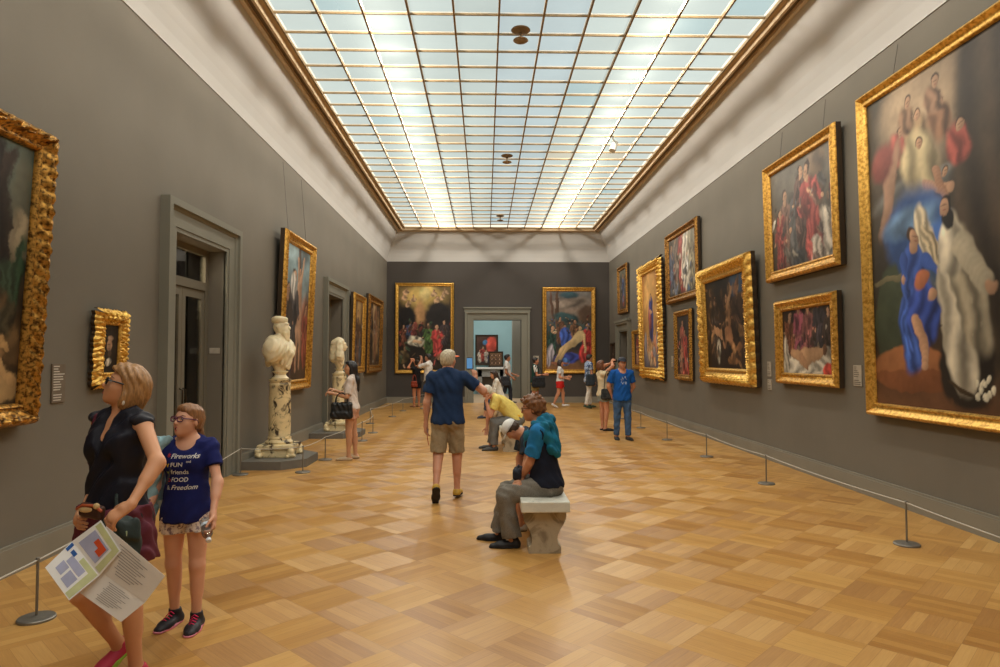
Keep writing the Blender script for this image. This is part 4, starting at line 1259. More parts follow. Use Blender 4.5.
def solid(name, prims, vox, material, parent, subs=(), noise=None, clips=()):
    lo = np.min([p.box()[0] for p in prims], 0) - 3 * vox - (abs(noise[0]) if noise else 0)
    hi = np.max([p.box()[1] for p in prims], 0) + 3 * vox + (abs(noise[0]) if noise else 0)
    n = np.ceil((hi - lo) / vox).astype(int) + 1
    ax = [(lo[i] + vox * np.arange(n[i])).astype('f4') for i in range(3)]
    F = np.full(n, 1.0, 'f4')
    def block(p, m):
        l, h = p.box()
        i0 = np.maximum(((l - m - lo) / vox).astype(int), 0); i1 = np.minimum(((h + m - lo) / vox).astype(int) + 2, n)
        sl = tuple(slice(a, b) for a, b in zip(i0, i1))
        return sl, ax[0][sl[0]][:, None, None], ax[1][sl[1]][None, :, None], ax[2][sl[2]][None, None, :]
    for p in prims:
        sl, X, Y, Z = block(p, p.k * 1.3 + 3 * vox)
        d = p.ev(X, Y, Z)
        f = F[sl]
        k = p.k
        h = np.maximum(k - np.abs(f - d), 0) / k
        F[sl] = np.minimum(f, d) - h * h * k * .25
    if noise:
        amp, fr, mode = noise
        X, Y, Z = ax[0][:, None, None], ax[1][None, :, None], ax[2][None, None, :]
        if mode == 'hair':
            F += amp * (np.sin(fr * X + 3 * np.sin(fr * .2 * Z) + 2 * np.sin(fr * .31 * Y)) * np.sin(fr * .9 * Y + 2 * np.sin(fr * .17 * Z)) )
        elif mode == 'curl':
            F += amp * (np.sin(fr * X) * np.sin(fr * Y + 1) + np.sin(fr * 1.3 * Z + 2) * np.sin(fr * .8 * X + fr * .5 * Y))
        else:
            F += amp * 1.35 * (np.sin(fr * (X + .6 * Z) + 2 * np.sin(fr * .4 * Y)) * np.sin(fr * .5 * (Z - .7 * Y) + 1.3 * np.sin(fr * .5 * X)) + .6 * np.sin(fr * 1.7 * (Z * .5 + X - Y * .6) + np.sin(fr * .6 * Z)))
    for p in subs:
        sl, X, Y, Z = block(p, p.k * 1.3 + 3 * vox)
        d = -p.ev(X, Y, Z)
        f = F[sl]
        k = p.k
        h = np.maximum(k - np.abs(f - d), 0) / k
        F[sl] = np.maximum(f, d) + h * h * k * .25
    for (p, nn) in clips:
        X, Y, Z = ax[0][:, None, None], ax[1][None, :, None], ax[2][None, None, :]
        F = np.maximum(F, ((X - p[0]) * nn[0] + (Y - p[1]) * nn[1] + (Z - p[2]) * nn[2]).astype('f4'))
    # surface nets
    S = F < 0
    n0, n1, n2 = F.shape
    cnt = np.zeros((n0 - 1, n1 - 1, n2 - 1), 'i1')
    for i in (0, 1):
        for j in (0, 1):
            for k in (0, 1):
                cnt += S[i:n0 - 1 + i, j:n1 - 1 + j, k:n2 - 1 + k]
    act = (cnt > 0) & (cnt < 8)
    I, J, K = np.nonzero(act)
    idx = np.full(act.shape, -1, 'i4'); idx[I, J, K] = np.arange(len(I))
    acc = np.zeros((len(I), 3)); num = np.zeros(len(I))
    cr = [(i, j, k) for i in (0, 1) for j in (0, 1) for k in (0, 1)]
    fv = {c: F[I + c[0], J + c[1], K + c[2]] for c in cr}
    for a in cr:
        for d in range(3):
            if a[d] == 0:
                b = list(a); b[d] = 1; b = tuple(b)
                fa, fb = fv[a], fv[b]
                m = (fa < 0) != (fb < 0)
                t = np.where(m, fa / np.where(m, fa - fb, 1), 0)
                pos = np.array(a, float)[None, :].repeat(len(I), 0)
                pos[:, d] += t
                acc[m] += pos[m]; num[m] += 1
    co = np.stack([I, J, K], 1) + acc / num[:, None]
    co = lo[None, :] + co * vox
    quads = []
    for d in range(3):
        e1, e2 = (d + 1) % 3, (d + 2) % 3
        sa = [slice(None)] * 3; sb = [slice(None)] * 3
        sa[d] = slice(0, -1); sb[d] = slice(1, None)
        A, B = S[tuple(sa)], S[tuple(sb)]
        m = A != B
        sm = [slice(None)] * 3
        P = np.stack(np.nonzero(m), 1)
        ok = (P[:, e1] > 0) & (P[:, e2] > 0) & (P[:, e1] < F.shape[e1] - 1) & (P[:, e2] < F.shape[e2] - 1)
        P = P[ok]
        def cell(o1, o2):
            Q = P.copy(); Q[:, e1] += o1; Q[:, e2] += o2
            return idx[Q[:, 0], Q[:, 1], Q[:, 2]]
        q = np.stack([cell(-1, -1), cell(0, -1), cell(0, 0), cell(-1, 0)], 1)
        inside = A[P[:, 0], P[:, 1], P[:, 2]]
        q[~inside] = q[~inside][:, ::-1]
        quads.append(q)
    quads = np.concatenate(quads)
    quads = quads[(quads >= 0).all(1)]
    # keep the largest piece only when tiny crumbs appear at clipped rims
    me = mesh_np(name, co, quads)
    return link(name, me, material, parent, True)

def rot_x(a):
    c, s = math.cos(a), math.sin(a); return np.array([[1, 0, 0], [0, c, -s], [0, s, c]])
def rot_y(a):
    c, s = math.cos(a), math.sin(a); return np.array([[c, 0, s], [0, 1, 0], [-s, 0, c]])
def rot_z(a):
    c, s = math.cos(a), math.sin(a); return np.array([[c, -s, 0], [s, c, 0], [0, 0, 1]])
D2R = math.radians

# ------------------------------------------------------------------ people
class Person:
    """local frame: x = the person's right, y = forward, z = up"""
    def __init__(s, label, loc, heading, H=1.72, fem=False, girth=1.0, vox=.008, skin=(198, 142, 106),
                 lean=0, chest=None, side=0, twist=0, hyaw=0, hpitch=0, hroll=0, arms=None, legs=None, seat=None, group=None, cat='person', child=False, hands=True):
        s.H, s.fem, s.g, s.vox = H, fem, girth, vox
        s.root = empty('person', (loc[0], loc[1], 0), (0, 0, D2R(heading)))
        tag(s.root, label, cat, group)
        s.skin = mat('skin_%d_%d_%d' % skin, skin, .5, 0, .06, 5, 0, sss=.08, spec=.35)
        s.skin_rgb = skin
        s.hh = .132 * H * (1.12 if child else 1)
        if chest is None: chest = lean
        R0 = rot_x(D2R(-lean * .6)); R1 = rot_z(D2R(twist)) @ rot_y(D2R(side)) @ rot_x(D2R(-chest))
        Rm = rot_z(D2R(twist * .5)) @ rot_y(D2R(side * .6)) @ rot_x(D2R(-(lean + chest) / 2))
        if seat is not None: R0 = rot_x(D2R(-lean * .25))
        s.R0, s.R1, s.Rm = R0, R1, Rm
        s.P0 = V(0, 0, .535 * H)
        s.waist = s.P0 + Rm @ V(0, 0, .10 * H)
        s.chest = s.waist + R1 @ V(0, 0, .105 * H)
        s.neck = s.chest + R1 @ V(0, -.006 * H, .098 * H)
        Rh = rot_z(D2R(twist + hyaw)) @ rot_y(D2R(hroll)) @ rot_x(D2R(hpitch))
        s.Rh = Rh
        s.headc = s.neck + R1 @ V(0, .012 * H, .018 * H) + Rh @ V(0, .010 * H, .070 * H)
        sw = (.098 if fem else .108) * H
        s.sh = {}; s.el = {}; s.wr = {}; s.hd = {}
        arms = arms or {}
        for sd, nm in ((1, 'R'), (-1, 'L')):
            s.sh[nm] = s.chest + R1 @ V(sd * sw, -.004 * H, .068 * H)
            sp = arms.get(nm, (V(sd * .16, -.02, -1), V(sd * .02, .12, -1)))
            La, Lf = .172 * H, .150 * H
            if isinstance(sp[0], str):
                tgt, hint = np.asarray(sp[1], float), np.asarray(sp[2], float)
                d = tgt - s.sh[nm]; L = min(np.linalg.norm(d), (La + Lf) * .985); dn = nrm(d)
                ca = (La * La + L * L - Lf * Lf) / (2 * La * L); ca = max(-1, min(1, ca)); sa = math.sqrt(1 - ca * ca)
                hp = nrm(hint - dn * (hint @ dn))
                s.el[nm] = s.sh[nm] + (dn * ca + hp * sa) * La
                s.wr[nm] = s.sh[nm] + dn * L
                rest = sp[3:]
            else:
                s.el[nm] = s.sh[nm] + nrm(sp[0]) * La
                s.wr[nm] = s.el[nm] + nrm(sp[1]) * Lf
                rest = sp[2:]
            fd = nrm(s.wr[nm] - s.el[nm])
            hdn = nrm(rest[0]) if len(rest) > 0 and rest[0] is not None else fd
            pn = np.asarray(rest[1], float) if len(rest) > 1 and rest[1] is not None else V(-sd, .15, 0)
            pn = nrm(pn - hdn * (pn @ hdn))
            curl = rest[2] if len(rest) > 2 else .35
            s.hd[nm] = (hdn, pn, curl, sd)
        s.hip = {}; s.kn = {}; s.an = {}; s.ft = {}
        legs = legs or {}
        for sd, nm in ((1, 'R'), (-1, 'L')):
            s.hip[nm] = s.P0 + R0 @ V(sd * .052 * H, 0, -.03 * H)
            th, sk, fy, fp = legs.get(nm, (V(sd * .03, .02, -1), V(sd * .01, -.03, -1), sd * 8, 0))
            s.kn[nm] = s.hip[nm] + nrm(th) * .228 * H
            s.an[nm] = s.kn[nm] + nrm(sk) * .238 * H
            Rf = rot_z(D2R(-fy)) @ rot_x(D2R(fp))
            s.ft[nm] = Rf
        # stand the soles on the floor
        low = 1e9
        for nm in 'RL':
            for y in (-.04, .11):
                low = min(low, (s.an[nm] + s.ft[nm] @ V(0, y * H, -.042 * H))[2])
        dz = -low
        if seat is not None:
            dz = seat + .074 * H - s.P0[2]
        sh = V(0, 0, dz)
        if seat is not None:
            # tip each thigh so that the sole reaches the floor
            for nm in 'RL':
                for it in range(6):
                    low = min((s.an[nm] + s.ft[nm] @ V(0, y * H, -.042 * H))[2] for y in (-.04, .11)) + dz
                    v = s.kn[nm] - s.hip[nm] - V(0, 0, low)
                    kn = s.hip[nm] + nrm(v) * .228 * H
                    s.an[nm] = s.an[nm] + kn - s.kn[nm]; s.kn[nm] = kn
        for dct in (s.sh, s.el, s.wr, s.hip, s.kn, s.an):
            for q in dct: dct[q] = dct[q] + sh
        for q in ('P0', 'waist', 'chest', 'neck', 'headc'): setattr(s, q, getattr(s, q) + sh)
        s.hands = hands

    # ---- primitive sets
    def torso(s, inf=0, clips=(), low=True):
        H, g = s.H, s.g
        fw0, fw1 = s.R0 @ V(0, 1, 0), s.R1 @ V(0, 1, 0)
        L = []
        if s.fem:
            if low:
                L.append(EL(s.P0 + s.R0 @ V(0, -.004 * H, -.012 * H), (.096 * H * g, .068 * H * g, .075 * H), s.R0, .04, clips, inf))
                for sd in (-1, 1): L.append(EL(s.P0 + s.R0 @ V(sd * .042 * H, -.036 * H, -.03 * H), (.05 * H * g, .045 * H * g, .052 * H), s.R0, .03, clips, inf))
            L.append(EL(s.waist, (.074 * H * g, .056 * H * g, .085 * H), s.Rm, .06, clips, inf))
            L.append(EL(s.chest, (.086 * H * (g * .5 + .5), .060 * H * g, .098 * H), s.R1, .05, clips, inf))
            for sd in (-1, 1): L.append(EL(s.chest + s.R1 @ V(sd * .038 * H, .036 * H * g, .004 * H), (.038 * H, .032 * H, .042 * H), s.R1, .03, clips, inf))
        else:
            if low:
                L.append(EL(s.P0 + s.R0 @ V(0, -.002 * H, -.01 * H), (.092 * H * g, .066 * H * g, .075 * H), s.R0, .04, clips, inf))
                for sd in (-1, 1): L.append(EL(s.P0 + s.R0 @ V(sd * .04 * H, -.032 * H, -.03 * H), (.048 * H * g, .042 * H * g, .05 * H), s.R0, .03, clips, inf))
            L.append(EL(s.waist + s.Rm @ V(0, .006 * H * g, 0), (.085 * H * g, .064 * H * g, .09 * H), s.Rm, .06, clips, inf))
            L.append(EL(s.chest, (.100 * H * (g * .5 + .5), .066 * H * g, .102 * H), s.R1, .05, clips, inf))
        sw = .070 * H if s.fem else .080 * H
        r = .034 * H if s.fem else .038 * H
        L.append(RC(s.chest + s.R1 @ V(-sw, -.006 * H, .058 * H), s.chest + s.R1 @ V(sw, -.006 * H, .058 * H), r, r, .04, fw1, .85, clips, inf))
        for sd in (-1, 1):
            L.append(RC(s.neck + s.R1 @ V(sd * .012 * H, -.006 * H, .012 * H), s.chest + s.R1 @ V(sd * sw, -.008 * H, .07 * H), .024 * H, .022 * H, .04, None, 1, clips, inf))
        return L
    def arm(s, nm, inf=0, to=2.0, flare=0.0, k=.025):
        H = s.H; g = s.g * .5 + .5
        f = .88 if s.fem else 1.0
        a, b, c = s.sh[nm], s.el[nm], s.wr[nm]
        L = [EL(a, (.031 * H * f * g,) * 3, None, .03, (), inf)]
        if to >= 1:
            L.append(RC(a, b, .030 * H * f * g, .0235 * H * f, k, inf=inf))
            t = to - 1
            cl = [] if t >= 1 else [(b + (c - b) * t, nrm(c - b))]
            L.append(RC(b, c, .0235 * H * f, .0150 * H * f + flare, k, None, 1, cl, inf))
            if inf == 0:
                L.append(RC(b + (c - b) * .08, b + (c - b) * .42, .0245 * H * f, .021 * H * f, k))
        else:
            e = a + (b - a) * to
            L.append(RC(a, e + (b - a) * .12, .031 * H * f * g, .0265 * H * f + flare, k, None, 1, [(e, nrm(b - a))], inf))
        return L
    def hand(s, nm):
        H, v = s.H, s.vox
        w = s.wr[nm]; d, n, c, sd = s.hd[nm]
        l = np.cross(d, n) * sd
        R = lambda r: max(r * H, v * .8)
        L = [RC(w, w + d * .02 * H, .0145 * H, .017 * H, .012), RC(w + d * .016 * H, w + d * .046 * H, .019 * H, .0225 * H, .012, n, .5)]
        for i in range(4):
            ln = (.042, .047, .044, .034)[i] * H
            b = w + d * .052 * H + l * (.0165 - .0112 * i) * H
            c1, c2 = c * .9 + .05 * i, c * 2.1 + .05 * i
            d1 = d * math.cos(c1) + n * math.sin(c1); d2 = d * math.cos(c2) + n * math.sin(c2)
            sp = l * (.10 - .07 * i)
            m = b + nrm(d1 + sp) * ln * .55
            e = m + nrm(d2 + sp * .5) * ln * .5
            L += [RC(b, m, R(.0056), R(.0052), .004), RC(m, e, R(.0052), R(.0044), .004)]
        b = w + d * .014 * H + l * .016 * H
        d1 = nrm(d * .62 + l * .66 + n * (.25 + c * .4)); m = b + d1 * .03 * H
        e = m + nrm(d * .85 + l * .2 + n * (.2 + c * .5)) * .025 * H
        L += [RC(b, m, R(.0085), R(.0068), .008), RC(m, e, R(.0066), R(.0052), .004)]
        return L
    def leg(s, nm, inf=0, to=2.0, flare=0.0, k=.03):
        H = s.H; g = s.g * .6 + .4
        a, b, c = s.hip[nm], s.kn[nm], s.an[nm]
        f = 1.06 if s.fem else 1.0
        L = []
        if to >= 1:
            L.append(RC(a, b, .054 * H * g * f, .033 * H * g, k, inf=inf))
            t = to - 1
            cl = [] if t >= 1 else [(b + (c - b) * t, nrm(c - b))]
            if t > 0:
                L.append(RC(b, c, .032 * H * g, .0195 * H + flare, k, None, 1, cl, inf))
                bk = s.ft[nm] @ V(0, -1, 0)
                if inf < .015 or flare == 0:
                    L.append(RC(b + (c - b) * .15 + bk * .010 * H, b + (c - b) * .5 + bk * .008 * H, .028 * H * g, .023 * H * g, k, None, 1, cl, inf * .8))
        else:
            e = a + (b - a) * to
            r1 = (.054 + (.033 - .054) * to) * H * g * f
            L.append(RC(a, e + (b - a) * .1, .055 * H * g * f, r1 + flare, k, None, 1, [(e, nrm(b - a))], inf))
        return L
    def foot(s, nm, inf=0):
        H = s.H; a = s.an[nm]; R = s.ft[nm]
        q = lambda x, y, z: a + R @ V(x * H, y * H, z * H)
        return [RC(a, q(0, -.012, -.02), .020 * H, .021 * H, .02, inf=inf), RC(q(0, -.012, -.022), q(0, .07, -.026), .021 * H, .021 * H, .02, R @ V(0, 0, 1), .75, (), inf), RC(q(0, .06, -.028), q(0, .10, -.031), .023 * H, .017 * H, .02, R @ V(0, 0, 1), .6, (), inf)]
    def hp(s, x, y, z):
        return s.headc + s.Rh @ (V(x, y, z) * s.hh)
    def head(s):
        h = s.hh; R = s.Rh; p = s.hp; H = s.H
        m = lambda *r: tuple(q * h for q in r)
        nk = .027 * H if s.fem else .033 * H
        L = [RC(s.neck - s.R1 @ V(0, 0, .02 * H), p(0, -.1, -.28), nk * 1.15, nk, .02),
             EL(p(0, -.05, .14), m(.33, .41, .36), R, .03),
             EL(p(0, .07, -.10), m(.27, .31, .36), R, .03),
             EL(p(0, .17, -.28), m(.17, .19, .19), R, .03),
             EL(p(0, .27, -.40), m(.08, .07, .07), R, .02),
             RC(p(-.13, .29, .09), p(.13, .29, .09), .055 * h, .055 * h, .02)]
        for sd in (-1, 1):
            L.append(EL(p(sd * .17, .22, -.10), m(.09, .09, .09), R, .03))
            L.append(EL(p(sd * .33, -.04, -.03), m(.035, .085, .13), R @ rot_z(-sd * .3), .006))
        L.append(RC(p(0, .34, .06), p(0, .43, -.10), .034 * h, .058 * h, .012))
        L.append(RC(p(-.045, .37, -.125), p(.045, .37, -.125), .036 * h, .036 * h, .012))
        L.append(RC(p(-.07, .325, -.225), p(.07, .325, -.225), .030 * h, .030 * h, .01))
        L.append(RC(p(-.055, .32, -.275), p(.055, .32, -.275), .032 * h, .032 * h, .01))
        subs = [EL(p(sd * .14, .40, .03), m(.075, .07, .055), R, .015) for sd in (-1, 1)]
        return L, subs
    def build_body(s, extra=()):
        L, subs = s.head()
        L += s.torso()
        for nm in 'RL':
            L += s.arm(nm) + s.leg(nm) + s.foot(nm)
            L += s.hand(nm)
        L += list(extra)
        s.body = solid('body', L, s.vox, s.skin, s.root, subs)
        return s
    def face(s, brow=(70, 48, 32), lip=(168, 84, 76), iris=(52, 40, 30), mouth_open=0):
        p, h = s.hp, s.hh
        for sd in (-1, 1):
            b = MB(); b.ball(p(sd * .14, .322, .03), (.056 * h, .056 * h, .040 * h), 12, 8); o = b.build('eye', mat('eye_white', (222, 214, 206), .3), s.root, True)
            b = MB(); b.ball(p(sd * .14, .362, .032), (.028 * h, .022 * h, .030 * h), 10, 6); b.build('iris', mat('iris_%d' % iris[0], iris, .2), o, True)
            b = MB(); b.tube([p(sd * .06, .35, .115), p(sd * .14, .352, .145), p(sd * .22, .30, .12)], [.012 * h, .017 * h, .008 * h], 6); b.build('eyebrow', mat('brow_%d' % brow[0], brow, .8), s.root, True)
        b = MB(); b.tube([p(-.095, .335, -.25), p(-.03, .388, -.232), p(.03, .388, -.232), p(.095, .335, -.25)], [.008 * h, .02 * h, .02 * h, .008 * h], 8)
        b.tube([p(-.09, .335, -.25 - mouth_open * .6), p(0, .386, -.278 - mouth_open), p(.09, .335, -.25 - mouth_open * .6)], [.009 * h, .026 * h, .009 * h], 8)
        b.build('lips', mat('lips_%d' % lip[0], lip, .45), s.root, True)
        if mouth_open:
            MB().ball(p(0, .366, -.252 - mouth_open / 2), (.062 * h, .024 * h, .03 * h + mouth_open * h * .5)).build('mouth', mat('mouth_dark', (70, 30, 28), .5), s.root, True)
        return s
    def glasses(s, col=(30, 26, 24), w=.115, r=.008):
        p, h = s.hp, s.hh
        b = MB()
        for sd in (-1, 1):
            pts = []
            for i in range(17):
                a = 2 * PI * i / 16
                ex = .115 * math.copysign(abs(math.cos(a)) ** .7, math.cos(a)); ez = .075 * math.copysign(abs(math.sin(a)) ** .7, math.sin(a))
                pts.append(p(sd * .145 + ex, .425 - .10 * (abs(sd * .145 + ex)) ** 1.5, .02 + ez))
            b.tube(pts, r * h * 2.4, 6)
            b.tube([p(sd * .265, .40, .05), p(sd * .345, .18, .05), p(sd * .355, -.02, .04), p(sd * .35, -.09, -.03)], r * h * 2.6, 6)
        b.tube([p(-.03, .43, .03), p(0, .445, .04), p(.03, .43, .03)], r * h * 2.4, 6)
        b.build('glasses', mat('glasses_%d' % col[0], col, .3), s.root, True)
    def hair(s, style='short', col=(70, 48, 32), noise=.004, name='hair'):
        p, h, R = s.hp, s.hh, s.Rh
        m = lambda *r: tuple(q * h for q in r)
        M = mat('hair_%d_%d_%d' % col, col, .45, 0, .35, 40, .3, 120, spec=.5, stretch=(3, 3, .6))
        fc = [(p(0, .20, .16), R @ nrm(V(0, .80, -.60)))]
        if style in ('short', 'curly', 'grey'):
            big = 1.0 if style != 'curly' else 1.12
            L = [EL(p(0, -.07, .17), m(.375 * big, .45 * big, .385 * big), R, .02, fc), EL(p(0, -.16, .0), m(.36 * big, .36 * big, .36 * big), R, .02, [(p(0, -.02, 0), R @ nrm(V(0, .95, -.15)))]),
                 EL(p(0, .12, .36), m(.27, .24, .15), R, .03, [(p(0, .36, .3), R @ nrm(V(0, .75, -.66)))])]
            nz = (noise, 130, 'hair') if style != 'curly' else (.0105, 84, 'curl')
            sub = []
        elif style in ('bob', 'long'):
            L = [EL(p(0, -.06, .18), m(.40, .46, .40), R, .02, fc), EL(p(0, .14, .38), m(.28, .24, .14), R, .03, [(p(0, .36, .28), R @ nrm(V(0, .7, -.7)))])]
            L.append(EL(p(0, -.20, -.08), m(.40, .36, .44), R, .03, [(p(0, .0, 0), R @ V(0, 1, 0))]))
            for sd in (-1, 1):
                L.append(RC(p(sd * .28, -.02, .2), p(sd * .31, -.04, -.30 if style == 'bob' else -.4), .13 * h, .12 * h, .03, R @ V(1, 0, 0), .75))
            if style == 'bob':
                L.append(RC(p(0, -.30, -.1), p(0, -.30, -.36), .26 * h, .22 * h, .04))
                L.append(RC(p(-.22, -.18, -.2), p(-.24, -.15, -.42), .16 * h, .13 * h, .03)); L.append(RC(p(.22, -.18, -.2), p(.24, -.15, -.42), .16 * h, .13 * h, .03))
            else:
                bk = s.R1 @ V(0, -.068 * s.H, 0)
                L.append(RC(p(0, -.28, -.05), s.chest + bk + s.R1 @ V(0, 0, .055 * s.H), .30 * h, .26 * h, .05, s.R1 @ V(0, 1, 0), .6))
                L.append(RC(s.chest + bk + s.R1 @ V(0, 0, .06 * s.H), s.chest + bk * 1.1 + s.R1 @ V(0, 0, -.035 * s.H), .27 * h, .17 * h, .04, s.R1 @ V(0, 1, 0), .5))
            nz = (noise * 1.5, 110, 'hair')
            sub = [EL(p(0, .42, -.16), m(.55, .43, .42), R, .03)]
        elif style == 'pony':
            L = [EL(p(0, -.07, .17), m(.365, .445, .375), R, .02, fc), EL(p(0, -.16, .0), m(.345, .33, .33), R, .02, [(p(0, -.02, 0), R @ nrm(V(0, .95, -.1)))]),
                 EL(p(0, .12, .36), m(.27, .24, .13), R, .03, [(p(0, .36, .3), R @ nrm(V(0, .75, -.66)))]),
                 RC(p(.02, -.46, .1), p(.06, -.56, -.35), .12 * h, .09 * h, .03), RC(p(.06, -.56, -.35), p(.08, -.5, -.75), .09 * h, .04 * h, .03)]
            nz = (noise, 120, 'hair'); sub = []
        elif style == 'bun':
            L = [EL(p(0, -.07, .17), m(.37, .44, .38), R, .02, fc), EL(p(0, -.16, .0), m(.34, .33, .33), R, .02, [(p(0, -.02, 0), R @ nrm(V(0, .95, -.1)))]), EL(p(0, -.42, .3), m(.17, .17, .17), R, .03)]
            nz = (noise, 110, 'hair'); sub = []
        return solid(name, L, min(s.vox, .009), M, s.root, sub, nz)
    def cap(s, col, brim=True, name='cap', back=False):
        p, h, R = s.hp, s.hh, s.Rh
        m = lambda *r: tuple(q * h for q in r)
        M = mat('cap_%d_%d_%d' % col, col, .75)
        sg = -1 if back else 1
        L = [EL(p(0, -.06, .19), m(.43, .51, .42), R, .02, [(p(0, 0, .17), R @ nrm(V(0, .12, -1)))])]
        o = solid(name, L, min(s.vox, .009), M, s.root)
        if brim:
            L = [EL(p(0, sg * .40 - .02, .215), m(.30, .30, .05), R @ rot_x(-.12 * sg), .01)]
            b = solid('brim', L, min(s.vox, .007), M, o)
        return o
    # ---- clothes
    def top(s, name, col, sleeve=.5, hem=-.02, inf=.010, loose=.0, neck=.0, sl_flare=.008, fold=.004, rough=.8, m=None, vneck=0, sleeves='RL', up=None):
        H = s.H
        M = m or mat('%s_%d_%d_%d' % (name, *col), col, rough, 0, .08, 30, .15, 220, spec=.2)
        up0 = s.R0 @ V(0, 0, 1)
        hp = s.P0 + up0 * hem * H
        clips = [(hp, -up0)]
        L = s.torso(inf, clips, low=hem < .06)
        f = .097 if s.fem else .095
        r0 = (.070 if s.fem else .080) * H * s.g + inf + loose * .6
        if loose or hem < .03:
            L.append(RC(s.waist, hp - up0 * .02, r0, f * H * s.g + inf + loose, .05, s.R0 @ V(0, 1, 0), .74, clips))
        for nm in 'RL':
            if sleeve > 0 and nm in sleeves: L += s.arm(nm, inf * .9, sleeve, sl_flare)
        up1 = s.R1 @ V(0, 0, 1); fw1 = s.R1 @ V(0, 1, 0)
        np_ = s.neck + up1 * (.030 - neck) * H
        cl = [(np_ + fw1 * .0, nrm(up1 * .9 + fw1 * .42))]
        subs = []
        if neck > 0:
            subs.append(EL(s.neck + fw1 * .045 * H + up1 * (.004) * H, (.042 * H + neck * H * .3, .07 * H, .030 * H + neck * H), s.R1, .01))
        if vneck:
            subs.append(RC(s.neck + fw1 * .07 * H + up1 * .02 * H, s.neck + fw1 * .085 * H - up1 * vneck * H, .042 * H, .006 * H, .01))
        return solid(name, L, s.vox, M, s.root, subs, (fold, 38 / H * 1.7, 'fold') if fold else None, cl)
    def bottom(s, name, col, to=1.9, inf=.010, flare=.01, waist=.01, fold=.003, rough=.85, m=None):
        H = s.H
        M = m or mat('%s_%d_%d_%d' % (name, *col), col, rough, 0, .10, 30, .15, 200, spec=.2)
        up0 = s.R0 @ V(0, 0, 1)
        wc = [(s.P0 + up0 * waist * H, up0)]
        L = [EL(s.P0 + s.R0 @ V(0, -.004 * H, -.012 * H), (.095 * H * s.g, .068 * H * s.g, .078 * H), s.R0, .04, wc, inf), EL(s.waist, ((.074 if s.fem else .084) * H * s.g, (.056 if s.fem else .063) * H * s.g, .085 * H), s.Rm, .05, wc, inf * .8)]
        for sd in (-1, 1): L.append(EL(s.P0 + s.R0 @ V(sd * .042 * H, -.034 * H, -.03 * H), (.05 * H * s.g, .044 * H * s.g, .052 * H), s.R0, .03, wc, inf))
        for nm in 'RL': L += s.leg(nm, inf, to, flare)
        return solid(name, L, s.vox, M, s.root, (), (fold, 40 / H * 1.7, 'fold') if fold else None)
    def skirt(s, name, col, ln=.2, inf=.012, flare=.03, waist=.08, fold=.004):
        H = s.H
        M = mat('%s_%d_%d_%d' % (name, *col), col, .85, 0, .10, 30, .15, 200, spec=.2)
        up0 = s.R0 @ V(0, 0, 1)
        e = s.P0 - V(0, 0, ln * H)
        wc = [(s.P0 + up0 * waist * H, up0), (e, V(0, 0, -1))]
        L = [EL(s.P0 + s.R0 @ V(0, -.004 * H, -.012 * H), (.097 * H * s.g, .070 * H * s.g, .08 * H), s.R0, .04, wc, inf), RC(s.waist, e - V(0, 0, .03), .078 * H * s.g + inf, .098 * H * s.g + flare, .05, V(0, 1, 0), .78, wc)]
        return solid(name, L, s.vox, M, s.root, (), (fold, 40 / H * 1.7, 'fold'))
    def shoes(s, col=(40, 36, 34), sole=(28, 26, 24), only='RL', high=0.0, name='shoe', lace=None, low=False, big=1.0):
        H = s.H
        M = mat('shoe_%d_%d_%d' % col, col, .55); MS = mat('sole_%d_%d_%d' % sole, sole, .7)
        for nm in only:
            a = s.an[nm]; R = s.ft[nm]
            q = lambda x, y, z: a + R @ V(x * H, y * H, z * H)
            dn = R @ V(0, 0, -1)
            cl = [(q(0, 0, -.036), dn), (q(0, 0, .004 + high), -dn)]
            if low: cl.append((q(0, .0, -.014), R @ nrm(V(0, -.3, 1))))
            L = [RC(a + R @ V(0, 0, .02 * H), q(0, -.014, -.02), .023 * H * big, .025 * H * big, .02, None, 1, cl), RC(q(0, -.014, -.024), q(0, .07, -.028), .0255 * H * big, .0255 * H * big, .02, R @ V(0, 0, 1), .8, cl), RC(q(0, .06, -.030), q(0, .106, -.033), .0275 * H * big, .021 * H * big, .02, R @ V(0, 0, 1), .8 if big > 1 else .7, cl)]
            v = min(s.vox, .008)
            o = solid(name, L, v, M, s.root)
            cl2 = [(q(0, 0, -.0425), dn), (q(0, 0, -.032), -dn)]
            L = [RC(q(0, -.014, -.036), q(0, .06, -.036), .0265 * H * big, .0265 * H * big, .02, None, 1, cl2), RC(q(0, .05, -.036), q(0, .108, -.036), .029 * H * big, .022 * H * big, .02, None, 1, cl2)]
            solid('sole', L, v, MS, o)
            if lace:
                b = MB()
                for i in range(4):
                    y = .026 + .016 * i; z = (.006 - .006 * i) + (big - 1) * .06
                    b.tube([q(-.015, y, z - .008), q(0, y + .004, z + .004), q(.015, y, z - .008)], .0025 * H, 6)
                b.build('lace', mat('lace_%d_%d_%d' % lace, lace, .7), o, True)
    def world(s, p):
        a = s.root.rotation_euler[2]
        return np.array(s.root.location) + rot_z(a) @ np.asarray(p, float)
    def grip(s, nm, f=.055, off=.012):
        d, n, c, sd = s.hd[nm]
        return s.world(s.wr[nm] + d * f * s.H + n * off * s.H)

def to_local(loc, heading, p):
    return rot_z(-D2R(heading)) @ (np.asarray(p, float) - np.array([loc[0], loc[1], 0]))

def A(px, py, Y): return np.array(at(px, py, Y))
def loc_of(px, py, Y):
    p = at(px, py, Y); return (p.x, p.y)

